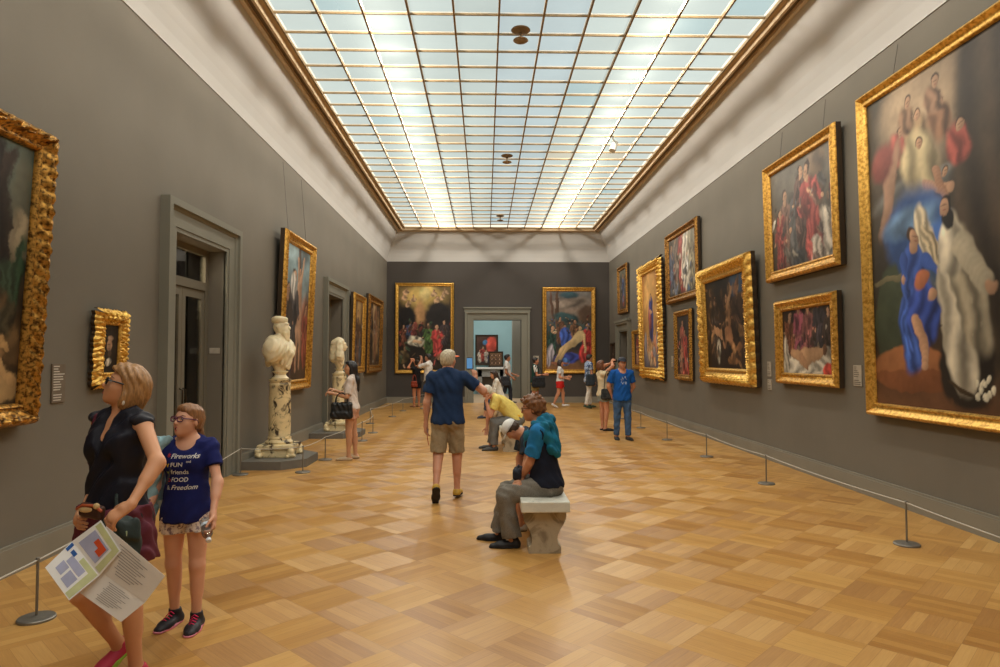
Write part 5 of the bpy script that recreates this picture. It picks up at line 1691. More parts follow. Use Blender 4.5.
# ---- woman in front, folded map in her left hand
LW, HW = (-1.91, 3.52), 155
W = Person('woman with a blonde bob, glasses and dark draped top, holding the folded map', LW, HW, 1.625, True, .93, .0062, (208, 150, 112),
           lean=-2, chest=-3, twist=0, hyaw=-34, hpitch=19,
           arms={'L': ('ik', to_local(LW, HW, A(131, 506, 3.14)), V(-1, -.35, -.2), nrm(to_local((0, 0), HW, A(112, 519, 3.10) - A(131, 506, 3.14))), V(.4, -.6, -1), .62),
                 'R': ('ik', to_local(LW, HW, A(84, 512, 3.42)), V(.6, -1, 0), V(-.5, .7, -.25), V(-.7, -.5, -.2), .6)},
           legs={'L': (V(-.03, -.05, -1), V(-.0, -.12, -1), -8, 0), 'R': (V(.02, .30, -1), V(-.02, -.62, -1), 6, -28)})
W.build_body().face((96, 66, 40), (176, 96, 84)).glasses((26, 24, 26))
W.hair('bob', (160, 118, 74), .0042)
W.top('draped_top', (32, 32, 42), 0, -.045, .020, .012, .0, 0, .008, .55, None, .125)
hm = [(W.P0 + V(0, 0, -.150 * W.H), V(0, 0, -1)), (W.P0 + V(0, 0, .03), V(0, 0, 1))]
solid('tunic', [RC(W.P0 + V(0, 0, .05), W.P0 + V(0, -.01, -.27), .112 * W.H, .134 * W.H, .03, V(0, 1, 0), .84, hm)], .0062, mat('maroon_cloth', (96, 36, 52), .8, 0, .12, 20, .2), W.root, (), (.007, 46, 'fold'))
q = W.sh['R']
solid('tunic_strap', [RC(q + W.R1 @ V(-.028, .03, .024), W.chest + W.R1 @ V(.115, .045, .02), .024, .036, .03), RC(W.chest + W.R1 @ V(.115, .045, .02), W.chest + W.R1 @ V(.11, .045, -.09), .036, .03, .03)], .0062, mat('maroon_cloth', (96, 36, 52)), W.root, (), (.004, 50, 'fold'))
W.bottom('shorts', (126, 140, 150), .44, .008, .012, .0)
W.shoes((196, 58, 84), (150, 190, 60), name='shoe')
# gathered collar of the draped top: two rolls of cloth from the nape down to the V
up1, fw1 = W.R1 @ V(0, 0, 1), W.R1 @ V(0, 1, 0)
L = []
for sd in (-1, 1):
    P_ = [W.neck + W.R1 @ V(sd * .0, -.058, .012), W.neck + W.R1 @ V(sd * .055, -.03, -.005), W.neck + W.R1 @ V(sd * .078, .040, -.05), W.neck + W.R1 @ V(sd * .060, .088, -.13), W.neck + W.R1 @ V(sd * .022, .105, -.235)]
    for i_, (a_, b_) in enumerate(zip(P_[:-1], P_[1:])): L.append(RC(a_, b_, (.022, .022, .021, .017)[i_], (.022, .021, .017, .005)[i_], .03))
    S_ = W.sh['R' if sd > 0 else 'L']
    L.append(EL(S_ + W.R1 @ V(-sd * .012, 0, .022), (.052, .066, .036), W.R1, .03))
    L.append(RC(W.neck + W.R1 @ V(sd * .06, -.02, -.01), S_ + W.R1 @ V(0, 0, .016), .03, .040, .03))
solid('collar', L, .0062, mat('draped_top_30_30_40', (30, 30, 40)), W.root, (), (.004, 60, 'fold'))
# earring
b = MB()
for sd in (-1, 1):
    e = W.hp(sd * .37, -.02, -.24)
    b = MB().ball(e, (.006, .006, .012)).ball(e - V(0, 0, .026), (.011, .008, .018))
    b.build('earring', mat('white_earring', (226, 220, 210), .3), W.root, True)

# dark green bag hanging on her hip, and a small patterned purse
WP = W.world(W.P0)
def world_solid(name, label, cat, prims, vox, m, noise=None, group=None, subs=()):
    o = solid(name, prims, vox, m, None, subs, noise)
    tag(o, label, cat, group)
    return o
hipw = A(121, 543, 3.30)
Rb = rot_z(D2R(-25))
r = empty('shoulder_bag', tuple(hipw)); tag(r, 'soft dark green bag with pale tags at the woman\'s left hip, behind the map', 'bag')
solid('body', [BX((0, .02, -.02), (.085, .05, .125), Rb, .04, .02), BX((-.01, .0, .06), (.075, .05, .06), Rb, .03, .03)], .006, mat('dark_green_cloth', (38, 50, 48), .7, 0, .15, 30, .2), r, (), (.006, 50, 'fold'))
for (dx, dz, c) in ((.045, .06, (176, 190, 150)), (.03, -.005, (206, 206, 198)), (.02, -.06, (198, 200, 196))):
    MB().bbox(dx - .014, dx + .014, -.062 - .02 * 0, -.056, dz - .012, dz + .012, .002).build('tag', mat('tag_%d' % c[0], c, .6), r)
MB().tube([(-.03, .02, .1), (-.06, .06, .2), (-.10, .14, .22)], .008).build('strap', mat('dark_green_cloth', (38, 50, 48)), r, True)
pw = A(92, 511, 3.28)
r = empty('purse', tuple(pw)); tag(r, 'small patterned brown purse held at the woman\'s waist above the map', 'purse')
solid('body', [BX((0, 0, 0), (.068, .022, .034), rot_z(D2R(-18)) @ rot_y(.12), .018, .01)], .005, mat('dark_brown_leather', (66, 38, 28), .5), r)
MB().tube([(-.066, -.012, .012), (-.03, -.026, .034), (.03, -.030, .030), (.066, -.036, .006)], .007).build('clasp', mat('rust_trim', (176, 84, 48), .5), r, True)
MB().ball((-.015, -.026, .012), (.034, .006, .014)).ball((.04, -.034, .03), (.016, .01, .015)).build('ornament', mat('pale_gold_ornament', (206, 176, 126), .4), r, True)

# folded map
mp = empty('map_leaflet', tuple(at(100, 545, 3.06))); tag(mp, 'unfolded paper floor map held in the woman\'s hand', 'map')
o0 = Vector(mp.location)
def quad(c, name, m, parent, off=0.0, th=.0012):
    q = [at(x, y, Y) - o0 - Vector((0, off, 0)) for (x, y, Y) in c]
    nn = (q[1] - q[0]).cross(q[3] - q[0]).normalized() * th
    vs = [p for p in q] + [p + nn for p in q]
    return MB().add(vs, [(0, 1, 2, 3), (7, 6, 5, 4), (0, 4, 5, 1), (1, 5, 6, 2), (2, 6, 7, 3), (3, 7, 4, 0)]).build(name, m, parent)
def sub(c, u0, u1, v0, v1):
    def bl(u, v):
        return tuple(c[0][i] * (1 - u) * (1 - v) + c[1][i] * u * (1 - v) + c[2][i] * u * v + c[3][i] * (1 - u) * v for i in range(3))
    return [bl(u0, v0), bl(u1, v0), bl(u1, v1), bl(u0, v1)]
M_paper = mat('white_paper', (244, 244, 244), .7, 0, .03); M_pap2 = mat('warm_paper', (226, 218, 210), .7, 0, .03)
cA = [(45, 567.5, 2.99), (72.5, 541, 3.06), (100, 575, 3.04), (69, 600.5, 2.97)]
cB = [(72.5, 541, 3.06), (101, 520, 3.07), (121, 551, 3.05), (100, 575, 3.04)]
cC = [(106, 526, 3.075), (165, 576, 3.02), (145, 602.5, 3.02), (100, 571, 3.06)]
cD = [(100, 571, 3.062), (145, 602.5, 3.022), (121, 622, 3.00), (80, 593, 3.03)]
pA = quad(cA, 'panel', M_paper, mp); pB = quad(cB, 'panel', M_paper, mp, .002); pC = quad(cC, 'panel', M_pap2, mp); pD = quad(cD, 'panel', M_pap2, mp)
M_l1 = mat('map_lilac', (176, 180, 212), .7); M_l2 = mat('map_yellow_green', (206, 210, 160), .7); M_l3 = mat('map_blue', (40, 92, 170), .6); M_l4 = mat('map_red', (216, 84, 44), .6); M_l5 = mat('map_pink', (220, 200, 210), .7)
for (u0, u1, v0, v1, m) in ((.04, .96, .80, .97, M_l2), (.80, .96, .45, .8, M_l2), (.22, .52, .18, .40, M_l1), (.55, .78, .24, .72, M_l1), (.16, .50, .46, .74, M_l1), (.54, .7, .5, .66, M_l5)):
    quad(sub(cA, u0, u1, v0, v1), 'print', m, pA, .0022, .0004)
quad(sub(cA, .74, .98, .02, .10), 'print', M_l3, pA, .003, .0004); quad(sub(cA, .78, .9, .16, .30), 'print', M_l3, pA, .003, .0004)
for (u0, u1, v0, v1, m) in ((.78, .97, .05, .95, M_l2), (.05, .97, .8, .96, M_l2), (.12, .72, .12, .74, M_l1)):
    quad(sub(cB, u0, u1, v0, v1), 'print', m, pB, .0042, .0004)
quad(sub(cB, .34, .66, .52, .70), 'print', M_l4, pB, .0058, .0004); quad(sub(cB, .48, .66, .34, .60), 'print', M_l4, pB, .0056, .0004)
M_tx = mat('small_print', (150, 142, 138), .7)
for c, p_ in ((cC, pC), (cD, pD)):
    for i in range(11):
        v = .12 + .07 * i
        quad(sub(c, .30 if i % 4 else .26, .62 + .2 * ((i * 37) % 10) / 10, v, v + .018), 'print', M_tx, p_, .002, .0003)

# ---- girl in the navy printed T-shirt
LG, HG = (-1.86, 4.24), 184
G = Person('girl with glasses in a navy T-shirt printed with white words, holding a bottle', LG, HG, 1.365, True, .92, .0062, (222, 166, 136), lean=0, hyaw=-30, hpitch=10, child=True,
           arms={'L': ('ik', to_local(LG, HG, A(213, 517, 4.06)), V(-.7, -.7, 0), V(-.15, .25, -1), V(.9, .3, 0), .75), 'R': (V(.22, .1, -1), V(.05, .5, -1))},
           legs={'L': (V(-.03, .10, -1), V(.02, -.06, -1), -4, 0), 'R': (V(.03, -.06, -1), V(.0, -.12, -1), 14, 0)})
G.build_body().face((104, 72, 44), (190, 96, 92), mouth_open=.05).glasses((96, 44, 72))
G.hair('pony', (142, 98, 62), .0035)
gt = G.top('t_shirt', (28, 34, 92), .55, -.055, .017, .022, .014, .008, .003)
G.bottom('shorts', (206, 196, 186), .34, .010, .012, .0, .003, .85, patch_mat('printed_cotton', (222, 212, 204), (120, 96, 112), 42, .44, .8))
G.shoes((44, 40, 46), (226, 140, 160), name='sneaker', lace=(226, 50, 100), high=.022, big=1.18)
# coloured print on the shorts hems and the lettering of the shirt, laid on the cloth
def drape_text(person, garment, items, dirn, off=.003):
    """letters are laid on the front of the shirt by casting them onto the cloth"""
    me = garment.data
    bvh = BVHTree.FromPolygons([v.co for v in me.vertices], [p.vertices for p in me.polygons])
    for (txt, x, z, size, col, ital, right) in items:
        cu = bpy.data.curves.new('tmp', 'FONT'); cu.body = txt; cu.size = size; cu.shear = ital; cu.align_x = 'LEFT'; cu.resolution_u = 3; cu.offset = size * .012
        ob = bpy.data.objects.new('tmp', cu); COL.objects.link(ob)
        dg = bpy.context.evaluated_depsgraph_get(); dg.update()
        m2 = bpy.data.meshes.new_from_object(ob.evaluated_get(dg))
        bpy.data.objects.remove(ob); bpy.data.curves.remove(cu)
        bm = bmesh.new(); bm.from_mesh(m2)
        bmesh.ops.triangulate(bm, faces=list(bm.faces))
        bmesh.ops.subdivide_edges(bm, edges=[e for e in bm.edges if e.calc_length() > .014], cuts=2)
        for v in bm.verts:
            # viewer sees the chest, so text runs toward the wearer's left
            p0 = Vector((x - v.co.x, .6, z + v.co.y))
            h = bvh.ray_cast(p0, Vector((0, -1, 0)), 2.0)
            v.co = (h[0] + Vector((0, off, 0))) if h[0] is not None else Vector((p0.x, .1, p0.z))
        bm.normal_update()
        bm.to_mesh(m2); bm.free()
        m2.name = 'lettering'
        o = link('lettering', m2, mat('print_%d_%d_%d' % tuple(col), col, .7), garment)
WHT = (226, 222, 214)
zc = G.chest[2]
drape_text(G, gt, [('Fireworks', .062, zc + .036, .040, WHT, .3, 0), ('and', -.03, zc + .010, .021, WHT, 0, 0), ('FUN', .062, zc - .014, .036, WHT, .1, 0), ('friends', .062, zc - .060, .038, WHT, 0, 0), ('FOOD', .062, zc - .106, .036, WHT, .1, 0), ('Freedom', .062, zc - .154, .041, WHT, .4, 0),
    ('*', .086, zc + .026, .056, (206, 60, 70), 0, 0), ('v', .088, zc - .016, .048, (226, 186, 40), 0, 0), ('v', .088, zc - .062, .042, (196, 206, 80), 0, 0), ('o', .088, zc - .108, .042, (216, 80, 60), 0, 0), ('&', .090, zc - .154, .036, (206, 200, 190), 0, 0)], V(0, 1, 0))
# light blue jacket slung over her right shoulder
s_ = G.sh['R']
solid('jacket', [RC(s_ + V(-.025, .03, .045), s_ + V(.03, .01, .035), .03, .034, .03), RC(s_ + V(.02, .045, .02), s_ + V(.075, .06, -.30), .038, .05, .03, V(0, 1, 0), .6), RC(s_ + V(.05, .02, 0), s_ + V(.10, .02, -.42), .04, .058, .03, V(0, 1, 0), .6), RC(s_ + V(.03, -.03, .02), s_ + V(.06, -.06, -.3), .035, .05, .03, V(0, 1, 0), .5)], .0065, mat('light_blue_denim', (140, 172, 180), .8, 0, .1, 40, .2), G.root, (), (.006, 60, 'fold'))
MB().tube([s_ + V(-.02, .02, .05), G.chest + V(.055, .098, .0), G.chest + V(.085, .10, -.12)], .006).build('strap', mat('dark_strap', (50, 48, 52), .7), G.root, True)

# clear water bottle in her hand
gp = G.grip('L', .06, .028)
r = empty('water_bottle', tuple(gp)); tag(r, 'clear plastic water bottle held in the girl\'s lowered hand', 'bottle')
r.rotation_euler = (D2R(118), 0, D2R(30))
M_clear = glass_mat('clear_plastic', (.93, .96, .97), .10)
MB().lathe([(.008, -.075), (.027, -.075), (.031, -.068), (.031, -.045), (.028, -.04), (.031, -.034), (.031, -.012), (.028, -.006), (.031, 0), (.031, .035), (.026, .055), (.013, .078), (.013, .09)], 24).build('body', M_clear, r, True)
MB().lathe([(.015, .088), (.015, .104), (.012, .107)], 20).build('cap', mat('white_bottle_cap', (230, 232, 236), .4), r, True)
MB().lathe([(.0315, -.034), (.0315, -.012)], 24).build('label_band', mat('pale_blue_film', (200, 214, 226), .4), r, True)

# ---- woman studying the second bust
LB, HB = (-2.20, 11.05), 92
B_ = Person('woman with long black hair in a white blouse, standing by the second bust', LB, HB, 1.61, True, .92, .010, (198, 146, 112), hyaw=10, hpitch=4,
            arms={'L': (V(-.12, .15, -1), V(.12, 1, .22), None, V(0, 0, -1), .8), 'R': (V(.12, .25, -1), V(-.10, 1, .35), None, V(0, 0, -1), .8)},
            legs={'L': (V(-.02, .05, -1), V(0, .0, -1), -4, 0), 'R': (V(.02, -.08, -1), V(0, -.10, -1), 6, 0)})
B_.build_body(); B_.hair('long', (26, 22, 24), .003)
B_.top('blouse', (214, 200, 190), .85, -.02, .012, .02, .008, .018, .004)
B_.bottom('shorts', (198, 150, 124), .42, .010, .018, .06)
B_.shoes((196, 172, 140), (150, 124, 96), low=True, name='flat_shoe')

M_blk = mat('black_leather', (26, 27, 28), .45, 0, .2, 20, .1)
def handbag(label, c, size, rz, m, handle=.14, lean_=0, group=None):
    r = empty('handbag', tuple(c), (0, lean_, D2R(rz))); tag(r, label, 'bag', group)
    w, d, h = size
    solid('body', [BX((0, 0, -h / 2), (w / 2, d / 2, h / 2), None, min(d, h) * .3, .02), BX((0, 0, -h * .75), (w / 2 * 1.06, d / 2 * 1.15, h * .24), None, d * .3, .02)], .009, m, r, (), (.003, 50, 'fold'))
    for sy in (-1, 1):
        pts = [(-w * .28, sy * d * .3, -.01)]
        for i in range(9):
            t = PI * i / 8
            pts.append((-w * .28 * math.cos(t), sy * d * .25, .02 + handle * math.sin(t)))
        pts.append((w * .28, sy * d * .3, -.01))
        MB().tube(pts, .008, 8).build('handle', m, r, True)
    return r
bw = B_.world(B_.el['L'] * .55 + B_.wr['L'] * .45)
handbag('black leather handbag hanging from the forearm of the woman by the bust', (bw[0] + .02, bw[1], bw[2] - .11), (.34, .15, .27), 4, M_blk, .13)

# ---- man in the navy shirt photographing, from behind
LN, HN = (-.44, 7.95), 0
N_ = Person('grey-haired man from behind in navy shirt and khaki shorts, raising a phone', LN, HN, 1.73, False, 1.02, .008, (196, 140, 112), hyaw=-30, hpitch=3,
            arms={'R': ('ik', to_local(LN, HN, A(475.5, 383, 8.20)), V(1, -.1, -.8), V(-.1, .1, 1), V(-.6, .8, 0), .55), 'L': (V(-.20, -.02, -1), V(-.06, .10, -1), None, V(1, .2, 0), .5)},
            legs={'R': (V(.05, .13, -1), V(.0, -.02, -1), 8, 0), 'L': (V(-.05, -.12, -1), V(-.02, -.80, -1), -8, -52)})
N_.build_body(); N_.hair('grey', (186, 172, 146), .004)
N_.top('polo_shirt', (30, 50, 82), .62, -.035, .016, .020, 0, .022, .004)
N_.bottom('shorts', (150, 132, 104), .92, .010, .022, .0)
N_.shoes((188, 148, 52), (44, 40, 38), name='sneaker', lace=(230, 220, 200))
MB().tube([N_.neck + V(-.058, .03, .02), N_.neck + V(-.045, -.045, .028), N_.neck + V(0, -.062, .03), N_.neck + V(.045, -.045, .028), N_.neck + V(.058, .03, .02)], .012).build('collar', mat('dark_red_collar', (110, 52, 62), .8), N_.root, True)
solid('visor', [EL(N_.hp(.0, .52, .16), (.32 * N_.hh, .30 * N_.hh, .05 * N_.hh), N_.Rh, .01)], .008, mat('orange_visor', (232, 110, 58), .6), N_.root)
ph = N_.grip('R', .05, .0)
r = empty('phone', tuple(A(469.5, 363.5, 8.19)), (D2R(-8), 0, D2R(6))); tag(r, 'smartphone with lit blue screen held up by the man in navy', 'phone')
MB().bbox(-.038, .038, -.004, .004, -.075, .075, .003).build('case', mat('black_plastic', (24, 25, 28), .4), r)
ms, nt, bb = new_mat('lit_phone_screen'); bb.inputs['Base Color'].default_value = (0.02, .03, .05, 1); bb.inputs['Emission Color'].default_value = lin((90, 150, 200)) + [1]; bb.inputs['Emission Strength'].default_value = .7
MB().box(-.034, .034, -.0048, -.0042, -.062, .066).build('screen', ms, r)
wl_ = N_.grip('L', .05, .01)
r = empty('wrist_strap', tuple(wl_)); tag(r, 'thin red strap dangling from the lowered hand of the man in navy', 'strap')
MB().tube([(0, 0, 0), (.006, -.008, -.08), (.022, -.004, -.17)], .0045, 6).build('cord', mat('red_strap', (176, 52, 48), .7), r, True)
solid('camera_body', [BX((0, 0, -.01), (.018, .012, .036), None, .008, .01)], .006, mat('pink_grey_case', (150, 120, 118), .4), r)

# ---- man in yellow, seated
LY, HY = (.56, 12.2), 92
Y_ = Person('grey-haired man in a yellow shirt sitting bent forward on the marble bench', LY, HY, 1.76, False, 1.08, .0095, (206, 146, 116), lean=30, chest=52, hyaw=4, hpitch=-38, seat=.455,
            arms={'L': (V(-.10, .42, -1), V(.22, .30, 1), V(.1, -.1, 1), V(0, -1, 0), .8), 'R': (V(.05, .5, -1), V(-.25, .12, -1))},
            legs={'L': (V(-.12, 1, -.12), V(.0, .02, -1), -8, 0), 'R': (V(.10, 1, -.10), V(0, .14, -1), 8, 0)})
Y_.build_body(); Y_.hair('grey', (206, 198, 184), .004)
Y_.top('polo_shirt', (226, 204, 112), .62, -.02, .014, .012, 0, .022, .004)
Y_.bottom('trousers', (116, 116, 114), 1.93, .013, .022, .0)
Y_.shoes((74, 70, 66), (44, 42, 40), name='shoe')
hp_ = Y_.world(Y_.P0 + Y_.R0 @ V(-.16, -.02, .02))
r = empty('waist_pouch', tuple(hp_)); tag(r, 'small yellow pouch at the hip of the man in the yellow shirt', 'pouch')
solid('body', [BX((0, 0, 0), (.05, .03, .04), rot_y(.3), .015, .01)], .008, mat('bright_yellow_cloth', (232, 176, 36), .7), r)

# ---- woman in the teal shawl and her neighbour, seated on the near bench
LT, HT = (.545, 5.99), 84
T_ = Person('woman with curly brown hair and a teal shawl sitting on the near marble bench', LT, HT, 1.64, True, 1.12, .0072, (198, 138, 104), lean=4, chest=10, hyaw=4, hpitch=-6, seat=.455,
            arms={'L': ('ik', V(.02, .25, .81), V(-.6, -.3, -1), V(.9, .25, .05), V(0, -.3, -1), .4), 'R': ('ik', V(-.05, .27, .77), V(.6, -.3, -1), V(-.9, .2, .05), V(0, -.3, -1), .4)},
            legs={'L': (V(-.07, 1, -.02), V(.0, -.20, -1), -6, 0), 'R': (V(.05, 1, .03), V(0, .16, -1), 6, 0)})
T_.build_body().face((84, 58, 40)).glasses((120, 84, 52))
T_.hair('curly', (118, 76, 44))
T_.top('blouse', (26, 30, 44), .3, -.02, .014, .016, 0, .012, .004)
T_.bottom('trousers', (122, 116, 106), 1.94, .014, .040, .0, .005, .9, mat('grey_tweed', (122, 116, 106), .9, 0, .3, 160, .4, 300))
T_.shoes((30, 28, 30), (22, 20, 20), name='shoe', high=.01)
# sleeves of bright blue and the folded shawl round the shoulders
tealM = mat('teal_cloth', (14, 108, 140), .75, 0, .25, 12, .25, 80)
blueM = mat('bright_blue_cloth', (24, 118, 178), .75, 0, .12, 20, .2)
for nm in 'LR':
    solid('sleeve', T_.arm(nm, .020, .80, .014), .0072, blueM, T_.root, (), (.003, 60, 'fold'))
c0, n0, R1 = T_.chest, T_.neck, T_.R1
L = []
for a_, b_, ra, rb in ((V(-.15, -.05, -.02), V(0, -.075, .03), .045, .05), (V(0, -.075, .03), V(.15, -.05, -.02), .05, .045), (V(-.155, -.03, -.03), V(-.10, .09, -.09), .045, .045), (V(.155, -.03, -.03), V(.10, .09, -.09), .045, .045), (V(-.10, .09, -.09), V(.03, .125, -.17), .042, .034), (V(.10, .09, -.09), V(.02, .12, -.17), .04, .034), (V(-.16, -.05, -.05), V(-.13, -.10, -.24), .045, .04), (V(.16, -.05, -.05), V(.10, -.10, -.24), .045, .04), (V(-.05, -.09, .0), V(-.06, -.115, -.26), .06, .05), (V(.05, -.09, .0), V(.05, -.115, -.24), .06, .05), (V(-.12, .02, .01), V(-.05, -.055, .05), .035, .035), (V(.12, .02, .01), V(.05, -.055, .05), .035, .035)):
    L.append(RC(n0 + R1 @ a_, n0 + R1 @ b_, ra, rb, .03))
solid('shawl', L, .0072, tealM, T_.root, (), (.008, 48, 'fold'))
hb = T_.world(V(.02, .25, .625))
r = empty('handbag', tuple(hb), (0, 0, D2R(80))); tag(r, 'small dark bag resting on the lap of the woman in the teal shawl', 'bag')
solid('body', [BX((0, 0, 0), (.11, .04, .05), None, .03, .02)], .008, mat('dark_navy_cloth', (30, 34, 48), .7), r, (), (.004, 50, 'fold'))
MB().tube([(-.09, 0, .03), (-.05, 0, .065), (.05, 0, .065), (.09, 0, .03)], .007).build('handle', mat('dark_navy_cloth', (30, 34, 48)), r, True)

LC, HC = (.60, 6.62), 96
C_ = Person('person in a white cap, dark shirt and red shorts, bowed down beside the teal shawl', LC, HC, 1.37, False, 1.06, .0085, (198, 140, 108), lean=14, chest=36, hyaw=-8, hpitch=-64, seat=.455,
            arms={'L': (V(-.25, .15, -1), V(.30, .10, -1), None, None, .6), 'R': (V(.25, .15, -1), V(-.30, .10, -1), None, None, .6)},
            legs={'L': (V(-.20, 1, -.03), V(.0, -.04, -1), -6, 0), 'R': (V(.16, 1, -.03), V(0, .05, -1), 6, 0)})
C_.build_body(); C_.hair('short', (70, 52, 40))
C_.cap((222, 220, 216), True, 'cap')
C_.top('t_shirt', (42, 54, 68), .62, -.06, .028, .012, .006, .018, .004)
C_.bottom('shorts', (214, 46, 36), .9, .010, .022, -.02)
C_.shoes((200, 196, 190), (90, 86, 84), name='sneaker')

bench(.46, 17.88, 'marble bench hidden behind the man in yellow, under the woman in a white blouse')
LS, HS = (.42, 18.62), 96
S_ = Person('dark-haired woman in a white blouse sitting beyond the man in yellow', LS, HS, 1.64, True, 1.0, .012, (198, 144, 112), lean=10, chest=16, hyaw=0, hpitch=-10, seat=.455,
            arms={'L': (V(-.1, .3, -1), V(.1, 1, .25)), 'R': (V(.1, .3, -1), V(-.1, 1, .1))},
            legs={'L': (V(-.08, 1, -.05), V(0, .22, -1), -4, 0), 'R': (V(.08, 1, -.05), V(0, .1, -1), 4, 0)})
S_.build_body(); S_.hair('long', (58, 40, 32))
S_.top('blouse', (222, 216, 204), 1.3, -.02, .014, .02, .004, .012, .004)
S_.bottom('trousers', (70, 72, 84), 1.6, .012, .012)
S_.shoes((52, 54, 70), (40, 40, 44), low=True)

# ---- visitors at the far end
def walkL(k=1): return {'L': (V(-.02, .30 * k, -1), V(0, .02, -1), -4, 8), 'R': (V(.02, -.20 * k, -1), V(0, -.45 * k, -1), 4, -26)}
P1 = Person('man in a white shirt holding a camera to his face, below the glowing sky painting', (-1.86, 22.0), 78, 1.80, False, .98, .013, (190, 136, 106), hpitch=6,
            arms={'L': ('ik', V(-.04, .24, 1.60), V(-.6, 0, -1), V(.2, 0, 1), V(0, 1, 0), .7), 'R': ('ik', V(.06, .24, 1.60), V(.6, 0, -1), V(-.2, 0, 1), V(0, 1, 0), .7)})
P1.build_body(); P1.hair('short', (36, 30, 28)); P1.top('shirt', (222, 216, 208), .9, -.04, .014, .02, 0, .02); P1.bottom('trousers', (74, 70, 62), 1.94, .012, .014); P1.shoes((190, 180, 168), (120, 112, 104))
r = empty('camera', tuple(P1.world(V(.01, .30, 1.66)))); tag(r, 'small black camera held up by the man in the white shirt', 'camera')
MB().bbox(-.06, .06, -.025, .025, -.04, .04, .01).build('body', M_blk, r); MB().tube([(-.02, 0, 0), (-.09, 0, 0)], .028, 16).build('lens', M_blk, r, True)
P2 = Person('woman in a short black dress with a red bag, below the glowing sky painting', (-2.32, 22.75), 40, 1.60, True, .95, .013, (206, 138, 100), hpitch=8,
            arms={'L': ('ik', V(-.05, .26, 1.52), V(-.6, 0, -1), V(.2, 0, 1), V(0, 1, 0), .6), 'R': ('ik', V(.07, .26, 1.52), V(.6, 0, -1), V(-.2, 0, 1), V(0, 1, 0), .6)})
P2.build_body(); P2.hair('bun', (50, 36, 28)); P2.top('dress', (34, 32, 34), .3, -.14, .012, .03, .01, .01); P2.shoes((170, 120, 90), (90, 70, 56), low=True)
c_ = P2.world(P2.P0 + V(-.15, -.08, .02)); handbag('small red-brown handbag beside the woman in the black dress', tuple(c_), (.2, .1, .2), 30, mat('red_brown_leather', (150, 62, 40), .5), .2)

P3 = Person('man in a white T-shirt with a dark bag walking past the end doorway', (.78, 23.55), 268, 1.76, False, .94, .013, (176, 122, 92), hpitch=4, arms={'L': (V(-.1, .1, -1), V(0, .9, -.35)), 'R': (V(.1, -.1, -1), V(0, .7, -.6))}, legs=walkL())
P3.build_body(); P3.hair('short', (28, 24, 24)); P3.top('t_shirt', (220, 218, 214), .62, -.05, .014, .016, .004, .02); P3.bottom('trousers', (48, 52, 62), 1.94, .013, .014); P3.shoes((50, 48, 50), (90, 88, 86))
c_ = P3.world(P3.P0 + V(.235, -.06, .04)); handbag('dark shoulder bag on the hip of the man passing the end doorway', tuple(c_), (.32, .12, .34), -2, mat('charcoal_cloth', (44, 46, 52), .8), .34)

P4 = Person('woman in a dark green top and khaki shorts, a big black bag on her front', (1.66, 22.1), 268, 1.66, True, 1.05, .013, (206, 140, 108), hpitch=0, arms={'L': (V(-.1, .2, -1), V(.1, 1, .05)), 'R': (V(.1, .2, -1), V(0, 1, .1))}, legs={'L': (V(-.02, .16, -1), V(0, .0, -1), -4, 0), 'R': (V(.02, -.14, -1), V(0, -.25, -1), 4, -12)})
P4.build_body(); P4.hair('bun', (34, 26, 24)); P4.top('vest', (34, 66, 58), .1, -.03, .014, .016, 0, .01); P4.bottom('shorts', (160, 146, 100), .75, .012, .022); P4.shoes((226, 220, 214), (200, 196, 190))
for nm in 'LR': solid('sleeve', P4.arm(nm, .014, .6, .012), .013, mat('white_cotton', (222, 220, 214), .8), P4.root)
c_ = P4.world(P4.P0 + V(.26, .10, .14)); handbag('big soft black bag carried by the woman in khaki shorts', tuple(c_), (.42, .2, .36), -2, mat('black_cloth', (30, 32, 36), .85), .3)

P5 = Person('woman in white top and bright red shorts walking below the mourners painting', (2.52, 22.35), 266, 1.56, True, 1.05, .013, (206, 146, 112), hpitch=2, arms={'L': (V(-.1, .1, -1), V(.1, 1, .0)), 'R': (V(.1, -.1, -1), V(0, .9, -.2))}, legs=walkL())
P5.build_body(); P5.hair('bob', (52, 36, 30)); P5.top('t_shirt', (222, 220, 218), .62, .02, .014, .012, .004, .014)
stripes = MATC.get('x') or mat('red_cloth', (206, 42, 38), .8)
P5.bottom('shorts', (206, 42, 38), .48, .014, .02, .07); P5.shoes((230, 226, 220), (206, 200, 196), name='sneaker')
L = P5.torso(.017, [(P5.P0 + V(0, 0, .055), V(0, 0, -1)), (P5.P0 + V(0, 0, .12), V(0, 0, 1))])
m_, nt, bb = new_mat('striped_knit'); tc = nt.nodes.new('ShaderNodeTexCoord'); wv = nt.nodes.new('ShaderNodeTexWave'); wv.bands_direction = 'Z'; wv.inputs['Scale'].default_value = 14
cr = nt.nodes.new('ShaderNodeValToRGB'); cr.color_ramp.interpolation = 'CONSTANT'; cr.color_ramp.elements[0].color = lin((54, 50, 60)) + [1]; cr.color_ramp.elements[1].position = .5; cr.color_ramp.elements[1].color = lin((226, 220, 216)) + [1]
nt.links.new(tc.outputs['Object'], wv.inputs['Vector']); nt.links.new(wv.outputs['Fac'], cr.inputs['Fac']); nt.links.new(cr.outputs['Color'], bb.inputs['Base Color']); bb.inputs['Roughness'].default_value = .8
solid('striped_hem', L, .011, m_, P5.root)

